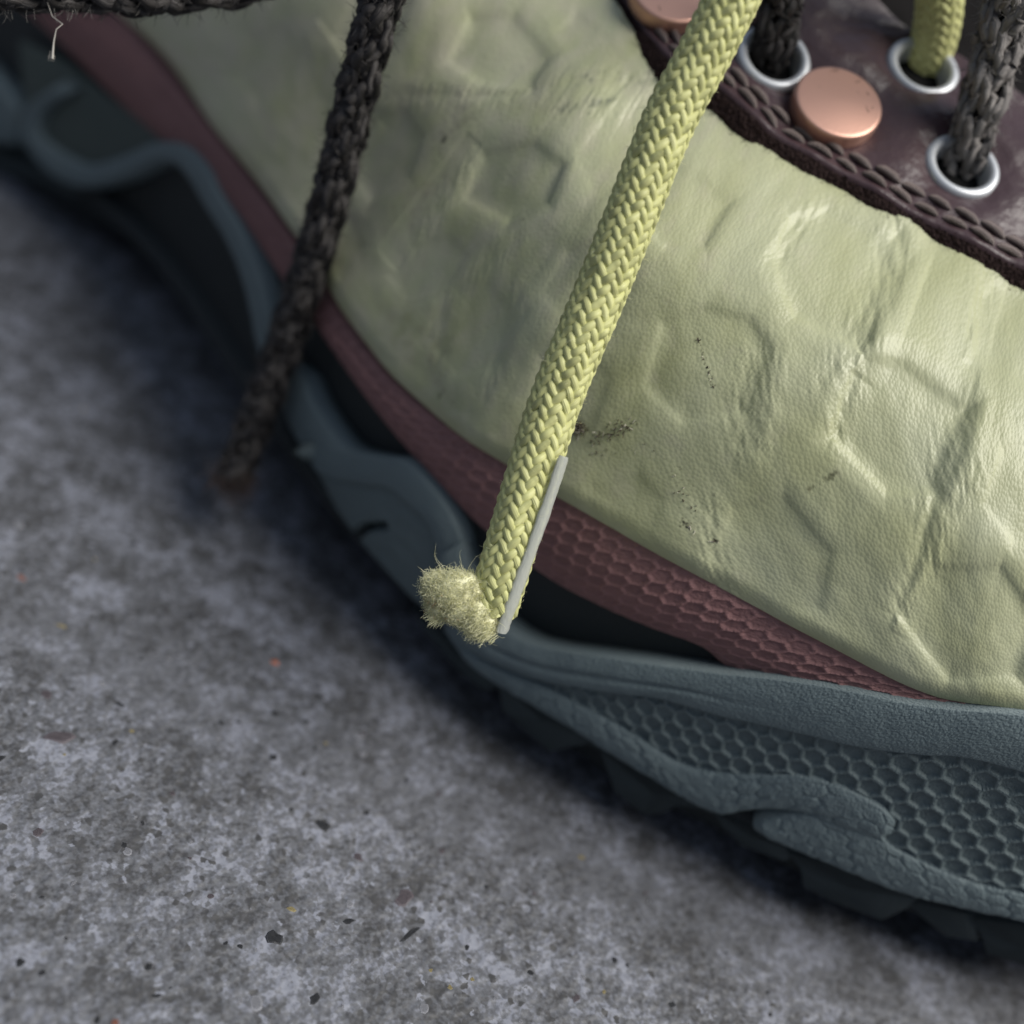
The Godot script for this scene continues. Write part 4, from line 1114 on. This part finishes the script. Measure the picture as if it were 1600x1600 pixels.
	part("inner_side_leather", sheet(far, 60, 30, null, {"toward": v(60, 120, -500)}).buf.mesh(), M.far_leather, shoe)
	# lining that closes the ends of the upper beyond the picture
	for k in [0, near_line.size() - 1]:
		var p: Vector3 = near_line[k]
		var g := []
		for q in 5:
			var f := 0.06 + 0.235 * q
			var rise: float = [26.0, 34.0, 34.0, 28.0, 18.0][q]
			g.append([p + inner * f + v(0, 4, 0), p + inner * f + v(0, rise, 0)])
		part("end_cap", sheet(g, 24, 12, func(_u, vv, _s, _t, _h, _p): return 3.0 * sin(PI * vv), {"toward": p + (p - near_line[5]) * 3.0}).buf.mesh(), M.far_leather, shoe)


func u_at(S: PackedFloat32Array, s: float) -> float:
	var n := S.size() - 1
	for i in n:
		if S[i + 1] >= s:
			return (i + (s - S[i]) / maxf(S[i + 1] - S[i], 1e-6)) / n
	return 1.0


func stitch_mesh() -> ArrayMesh:
	var b := Buf.new()
	var nu := 14
	var nv := 10
	for i in nu + 1:
		var x := -1.0 + 2.0 * i / nu
		var r := pow(maxf(1.0 - pow(absf(x), 2.6), 0.0), 0.5)
		for j in nv:
			var a := TAU * j / nv
			var tw := 1.0 + 0.07 * sin(a * 2.0 + x * 7.0)
			b.vert(v(x * 1.5, sin(a) * 0.37 * r * tw - 0.35 * x * x, cos(a) * 0.42 * r * tw), Vector3(x * 0.6 * (1.0 - r), sin(a), cos(a)).normalized(), Vector2(float(j) / nv, x))
	for i in nu:
		for j in nv:
			var a := i * nv + j
			var c := i * nv + (j + 1) % nv
			b.tri(a, c, c + nv)
			b.tri(a, c + nv, a + nv)
	return b.mesh()


func prism(outline: Array, deep: Vector3) -> ArrayMesh:   # a block with that face and a small chamfer
	var b := Buf.new()
	var n := outline.size()
	var c := Vector3.ZERO
	for q in outline:
		c += q / n
	var dn := deep.normalized()
	var mid := b.vert(c - dn * 0.0003, -dn)
	for ring in 3:
		for i in n:
			var q: Vector3 = outline[i]
			var out := (q - c).normalized()
			var p: Vector3 = [q.lerp(c, 0.06) - dn * 0.0003, q + dn * 0.0004, q + deep][ring]
			b.vert(p, [(-dn + out * 0.4).normalized(), (out - dn * 0.5).normalized(), out][ring], Vector2(i * 0.3, ring * 0.3))
	for i in n:
		var k := (i + 1) % n
		b.tri(mid, 1 + i, 1 + k)
		for ring in 2:
			b.tri(1 + ring * n + i, 1 + ring * n + k, 1 + (ring + 1) * n + k)
			b.tri(1 + ring * n + i, 1 + (ring + 1) * n + k, 1 + (ring + 1) * n + i)
	return b.mesh()


func build_flakes(upper: Node3D, lea: Dictionary) -> void:
	rng.seed = 77
	var pale := Buf.new()
	var dark := Buf.new()
	var spots := [[[Vector2(101.52,8.41), Vector2(103.42,10.69), Vector2(105.68,12.66)], 60, 0.32, 0.30], [[Vector2(101.55,10.07), Vector2(104.98,12.69)], 12, 0.22, 0.2], [[Vector2(101.84,6.86), Vector2(108.63,11.67)], 16, 0.2, 0.2], [[Vector2(113.67,5.20), Vector2(114.76,5.31)], 9, 0.22, 0.2], [[Vector2(111.75,10.00), Vector2(114.31,6.96)], 18, 0.18, 0.5], [[Vector2(108.02,22.95), Vector2(112.37,19.22)], 16, 0.16, 0.08], [[Vector2(116.81,5.39), Vector2(117.07,5.34)], 4, 0.25, 0.1]]
	for sp in spots:
		for k in int(sp[1]):
			var q: Vector2 = sp[0][0].lerp(sp[0][sp[0].size() - 1], rng.randf()) + Vector2(rng.randfn(), rng.randfn()) * sp[3]
			var c: Array = at_uv(lea, q.x / LU_LV[0], q.y / LU_LV[1])
			var b := pale if rng.randf() < 0.4 else dark
			fiber(b, c[0] - c[1] * 0.00003, c[1] * 0.55 + Vector3(rng.randfn(), rng.randfn(), rng.randfn()) * 0.7, rng.randf_range(0.8, 2.2) * sp[2], 0.5, 0.06, 3)
	# the torn tuft beside the yellow lace
	var c0: Array = at_uv(lea, 0.5794, 0.1786)
	for k in 90:
		fiber(dark if k % 4 else pale, c0[0] + Vector3(rng.randfn(), rng.randfn(), rng.randfn()) * 0.0003, c0[1] + Vector3(rng.randfn(), rng.randfn() - 0.3, rng.randfn()) * 0.9, rng.randf_range(0.4, 1.3), 0.5, 0.05, 4)
	part("scuff_flakes", pale.mesh(), M.flake_pale, upper).set_meta("kind", "stuff")
	part("scuff_crumbs", dark.mesh(), M.flake_dark, upper).set_meta("kind", "stuff")


# ------------------------------------------------------------------ laces
func build_yellow_lace() -> void:
	rng.seed = 21
	var path := [v(-1.60,94.74,-126.69), v(0.09,81.42,-121.15), v(0.24,75.30,-118.32), v(-0.14,69.38,-115.53), v(-0.74,63.28,-112.60), v(-0.55,55.24,-108.43), v(-0.38,48.24,-104.50), v(-0.37,41.09,-100.47), v(0.08,35.74,-97.34), v(0.90,29.29,-93.68), v(1.64,23.64,-90.70), v(1.87,21.76,-89.75)]
	var lace := thing("yellow_shoelace", "lime yellow braided shoelace hanging down with a frayed end and a split tip", "shoelace", path[path.size() - 1])
	var tr := trace(path, 400)
	part("hanging_end", braid(tr, 16, 2.02, 18.4, 0.41, 0.34, 0.17, 0.16, 0.16).mesh(), M.yarn, lace)
	part("cord_core", core_of(tr, 1.75).mesh(), M.fray_core, lace)
	var f := Buf.new()
	for k in 420:
		var s: float = tr.len * (0.35 + 0.65 * rng.randf())
		var q := on_trace(tr, s, rng.randf() * TAU, 2.3)
		fiber(f, q[0], q[1] + Vector3(rng.randfn(), rng.randfn(), rng.randfn()) * 0.8, rng.randf_range(0.3, 1.1), 0.6, 0.018, 5)
	part("stray_fibers", f.mesh(), M.fray, lace).set_meta("kind", "stuff")
	# frayed end, bent to the left
	var lumps := [[v(-1.83,22.64,-89.39), 3.1, 2.1, 2.3], [v(0.92,21.64,-88.57), 2.0, 2.2, 2.0], [v(-2.52,21.12,-88.94), 1.8, 1.7, 1.8], [v(-3.72,22.45,-89.38), 1.6, 1.5, 1.6], [v(-0.68,21.66,-88.70), 2.0, 1.8, 2.0]]
	var core := Buf.new()
	for l in lumps:
		blob(core, l)
	part("frayed_tip", core.mesh(), M.fray_core, lace)
	var fr := Buf.new()
	var X := Vector3(0.920505,0.320068,-0.224114)
	var Yy := Vector3(-0.390731,0.754033,-0.527980)
	var Z := Vector3(-0.000000,0.573576,0.819152)
	for k in 5200:
		var l: Array = lumps[[0, 0, 0, 1, 1, 2, 3, 4][rng.randi() % 8]]
		var n := Vector3(rng.randfn(), rng.randfn(), rng.randfn()).normalized()
		if n.z < -0.3:
			n.z = -n.z
		var at: Vector3 = l[0] + (X * n.x * l[1] + Yy * n.y * l[2] + Z * n.z * l[3]) * 0.001
		var nn := (X * n.x + Yy * n.y + Z * n.z).normalized()
		var comb_dir := -X * 1.0 - Yy * 0.15
		if l == lumps[1]:
			comb_dir = -Yy * 0.8 - X * 0.4
		var tone := rng.randf_range(0.78, 1.06)
		var col := Color(tone, tone, tone)
		if n.y < -0.2 and n.x < -0.1 and rng.randf() < 0.07 and l != lumps[1]:
			col = Color(0.85, 0.6, 0.45)
		fiber(fr, at - nn * 0.0001, nn * 0.24 + comb_dir * rng.randf_range(0.1, 1.2) + Vector3(rng.randfn(), rng.randfn(), rng.randfn()) * 0.55, rng.randf_range(0.35, 1.1), 0.85, 0.024, 6, col)
	for k in 46:   # long loose hairs
		var l: Array = lumps[rng.randi() % 2]
		var n := Vector3(rng.randf_range(-0.9, 0.5), rng.randf_range(0.2, 1.0), rng.randf_range(0, 0.6)).normalized()
		if rng.randf() < 0.25:
			n = Vector3(rng.randf_range(0.3, 1.0), rng.randf_range(-1, 0.0), rng.randf_range(0, 0.5)).normalized()
			l = lumps[1]
		var nn := (X * n.x + Yy * n.y + Z * n.z).normalized()
		var at: Vector3 = l[0] + (X * n.x * l[1] + Yy * n.y * l[2] + Z * n.z * l[3]) * 0.001
		fiber(fr, at, nn + Vector3(rng.randfn(), rng.randfn(), rng.randfn()) * 0.5, rng.randf_range(1.2, 3.6) if n.y > 0.0 else rng.randf_range(0.5, 1.4), 0.4, 0.017, 9)
	part("frayed_fibers", fr.mesh(), M.fray, lace).set_meta("kind", "stuff")
	# bleached tufts at the cut
	var bl := Buf.new()
	for q in [v(-2.64,20.53,-87.55), v(-2.12,20.40,-87.45), v(0.98,22.18,-86.99), v(1.97,22.10,-86.94), v(2.60,21.27,-86.84)]:
		for k in 60:
			fiber(bl, q + (X * rng.randfn() + Yy * rng.randfn() * 0.6 + Z * rng.randfn() * 0.5) * 0.0004, -Yy * 0.6 - X * 0.9 + Vector3(rng.randfn(), rng.randfn(), rng.randfn()) * 0.3, rng.randf_range(0.4, 1.0), 0.2, 0.03, 3, Color(1.15, 1.2, 1.7))
	part("bleached_tuft", bl.mesh(), M.fray, lace).set_meta("kind", "stuff")
	# what is left of the plastic tip: a narrow curled sheath along the right side
	var ap := [v(2.54,36.97,-95.64), v(2.81,34.05,-94.08), v(3.09,30.33,-92.08), v(3.32,26.66,-90.12), v(3.51,23.85,-88.65), v(3.64,21.56,-87.66)]
	var ag := Buf.new()
	var prof := []
	for k in 9:
		var a := lerpf(-1.25, 1.25, k / 8.0)
		prof.append(Vector2(sin(a) * 0.80, cos(a) * 0.62 - 0.5))
	for k in 9:
		var a := lerpf(1.25, -1.25, k / 8.0)
		prof.append(Vector2(sin(a) * 0.62, cos(a) * 0.42 - 0.5))
	var rows := 60
	for i in rows + 1:
		var fi := float(i) / rows
		var c := crp(ap, fi * (ap.size() - 1))
		var d := (crp(ap, minf(fi + 0.02, 1.0) * (ap.size() - 1)) - crp(ap, maxf(fi - 0.02, 0.0) * (ap.size() - 1))).normalized()
		var o := (Z * 0.75 + X * 0.65)
		o = (o - d * o.dot(d)).normalized()
		var sd := o.cross(d)
		var wide := (0.86 + 0.16 * fi) * (1.0 + 0.16 * wob.get_noise_2d(fi * 9.0, 2.0)) * smooth(-0.06, 0.03, fi) * smooth(1.08, 0.97, fi)
		for k in prof.size():
			var q: Vector2 = prof[k]
			var pn: Vector2 = prof[(k + 1) % prof.size()] - prof[k - 1]
			var nn := (sd * -pn.y + o * pn.x).normalized()
			if k < 9 and nn.dot(o + sd * q.x) < 0.0:
				nn = -nn
			elif k >= 9 and nn.dot(o) > 0.0:
				nn = -nn
			ag.vert(c + (sd * q.x * wide + o * (q.y + 0.04 * wob.get_noise_2d(fi * 30.0, q.x * 2.0))) * 0.001, nn, Vector2(k * 0.1, fi * 2.0))
	for i in rows:
		for k in prof.size():
			var a := i * prof.size() + k
			var c := i * prof.size() + (k + 1) % prof.size()
			ag.tri(a, c, c + prof.size())
			ag.tri(a, c + prof.size(), a + prof.size())
	var tip := part("plastic_tip", ag.mesh(), M.aglet, lace)
	tip.set_meta("label", "split grey plastic lace tip along the right side of the frayed end")
	# the run that goes into the inner eyelet
	var run := trace([v(24.10,65.47,-151.97), v(23.01,68.09,-149.53), v(22.48,70.81,-147.78), v(21.46,74.11,-146.43), v(19.69,77.50,-145.14), v(16.14,82.18,-144.14), v(8.76,91.05,-143.03)], 140)
	part("eyelet_run", braid(run, 16, 2.05, 18.4, 0.41, 0.34, 0.17, 0.2).mesh(), M.yarn, lace)
	part("cord_core", core_of(run, 1.75).mesh(), M.fray_core, lace)


func blob(b: Buf, l: Array) -> void:
	var X := Vector3(0.920505,0.320068,-0.224114)
	var Yy := Vector3(-0.390731,0.754033,-0.527980)
	var Z := Vector3(-0.000000,0.573576,0.819152)
	var first := b.p.size()
	for i in 21:
		var th := PI * i / 20.0
		for j in 32:
			var ph := TAU * j / 32.0
			var n := Vector3(sin(th) * cos(ph), cos(th), sin(th) * sin(ph))
			var k := 0.92 + 0.16 * wob.get_noise_3d(n.x * 2.0, n.y * 2.0, n.z * 2.0 + l[1])
			b.vert(l[0] + (X * n.x * l[1] + Yy * n.y * l[2] + Z * n.z * l[3]) * 0.001 * k, (X * n.x / l[1] + Yy * n.y / l[2] + Z * n.z / l[3]).normalized())
	for i in 20:
		for j in 32:
			var a := first + i * 32 + j
			var c := first + i * 32 + (j + 1) % 32
			b.tri(a, c, c + 32)
			b.tri(a, c + 32, a + 32)


func build_black_lace() -> void:
	rng.seed = 33
	var hang := [v(-33.02,78.71,-122.18), v(-31.69,66.94,-122.48), v(-31.48,61.47,-122.93), v(-31.52,52.96,-123.07), v(-31.36,44.98,-122.98), v(-31.36,36.28,-122.99), v(-31.67,27.27,-122.78), v(-32.11,18.60,-122.21), v(-32.51,11.26,-120.85), v(-32.74,5.57,-118.82), v(-32.46,2.44,-116.63)]
	var lace := thing("black_shoelace", "charcoal waxed rope shoelace with a worn brown end hanging over the shoe side", "shoelace", hang[hang.size() - 1])
	var runs := [["hanging_end", hang, 2.0], ["eyelet_run", [v(7.14,63.72,-143.42), v(6.35,66.42,-139.82), v(5.44,69.89,-137.98), v(4.14,74.13,-137.28), v(2.36,79.84,-136.40), v(-0.86,90.25,-133.92)], 2.15], ["eyelet_run", [v(30.61,61.42,-139.98), v(29.32,64.82,-137.11), v(28.13,69.52,-136.50), v(26.91,74.42,-136.75), v(25.41,79.38,-136.69), v(23.52,84.90,-136.28), v(19.24,96.93,-133.72)], 2.25], ["crossing_run", [v(-82.28,42.88,-105.63), v(-73.44,47.05,-109.78), v(-67.63,48.99,-112.97), v(-61.01,51.05,-116.24), v(-54.02,52.85,-119.33), v(-48.38,54.97,-122.65), v(-44.48,57.02,-125.54), v(-41.53,60.10,-128.68), v(-39.58,64.55,-131.80), v(-38.12,76.14,-138.69)], 2.1]]
	for r in runs:
		var tr := trace(r[1], 300)
		part(r[0], braid(tr, 4, r[2] - 0.5, 19.0, 1.08, 0.66, 0.26, 0.25, 0.45, 3).mesh(), M.lit_black_yarn if r[2] == 2.25 else M.black_yarn, lace)  # the right eyelet run gets the yarn lightened for brighter light
		part("cord_core", core_of(tr, r[2] - 0.6).mesh(), M.black_core, lace)
		var f := Buf.new()
		for k in int(tr.len * 26.0):   # frizzy surface of the spun yarn
			var q := on_trace(tr, tr.len * rng.randf(), rng.randf() * TAU, r[2] + 0.05)
			fiber(f, q[0], q[1] * 0.35 + tr.t[0] * rng.randf_range(-1, 1) + Vector3(rng.randfn(), rng.randfn(), rng.randfn()) * 0.5, rng.randf_range(0.5, 1.8), 0.45, 0.035, 4)
		part("frizz", f.mesh(), M.lit_dark_hair if r[2] == 2.25 else M.dark_hair, lace).set_meta("kind", "stuff")
	var w := Buf.new()
	var X := Vector3(0.920505,0.320068,-0.224114)
	var Yy := Vector3(-0.390731,0.754033,-0.527980)
	for q in [v(-63.68,48.44,-113.19), v(-61.53,49.21,-114.22), v(-59.78,49.89,-114.94), v(-58.56,50.27,-115.45), v(-57.48,50.83,-116.08), v(-54.52,51.76,-117.96), v(-46.89,54.54,-121.86), v(-43.59,55.23,-124.05)]:
		for k in 3:
			fiber(w, q + X * rng.randfn() * 0.0008, -Yy + X * rng.randf_range(-0.4, 0.4), rng.randf_range(0.6, 1.7), 0.25, 0.022, 6)
	# the long hair with a tangled end
	var h := [v(-61.12,50.27,-114.47), v(-59.77,49.24,-113.50), v(-58.46,49.07,-113.14), v(-58.84,48.50,-112.74), v(-58.58,47.49,-112.03), v(-58.07,46.23,-111.16)]
	tube(w, h, [0.00003, 0.00004, 0.00005, 0.00005, 0.00008, 0.00014], 6)
	for k in 10:
		fiber(w, h[5] + X * rng.randfn() * 0.0001 + Yy * rng.randf() * 0.0012, -Yy + X * rng.randfn() * 0.5, 0.7, 0.4, 0.025, 4)
	part("pale_hairs", w.mesh(), M.hair, lace).set_meta("kind", "stuff")
	var t := Buf.new()
	for k in 420:
		var q: Vector3 = hang[hang.size() - 1]
		fiber(t, q + Vector3(rng.randfn(), rng.randfn() * 0.7, rng.randfn()) * 0.0012 + v(0, 0.6, 0), -Yy * 0.8 + Vector3(rng.randfn(), rng.randfn(), rng.randfn()) * 0.8, rng.randf_range(0.8, 2.6), 0.45, 0.06, 4)
	part("frayed_fibers", t.mesh(), M.rust_fiber, lace).set_meta("kind", "stuff")
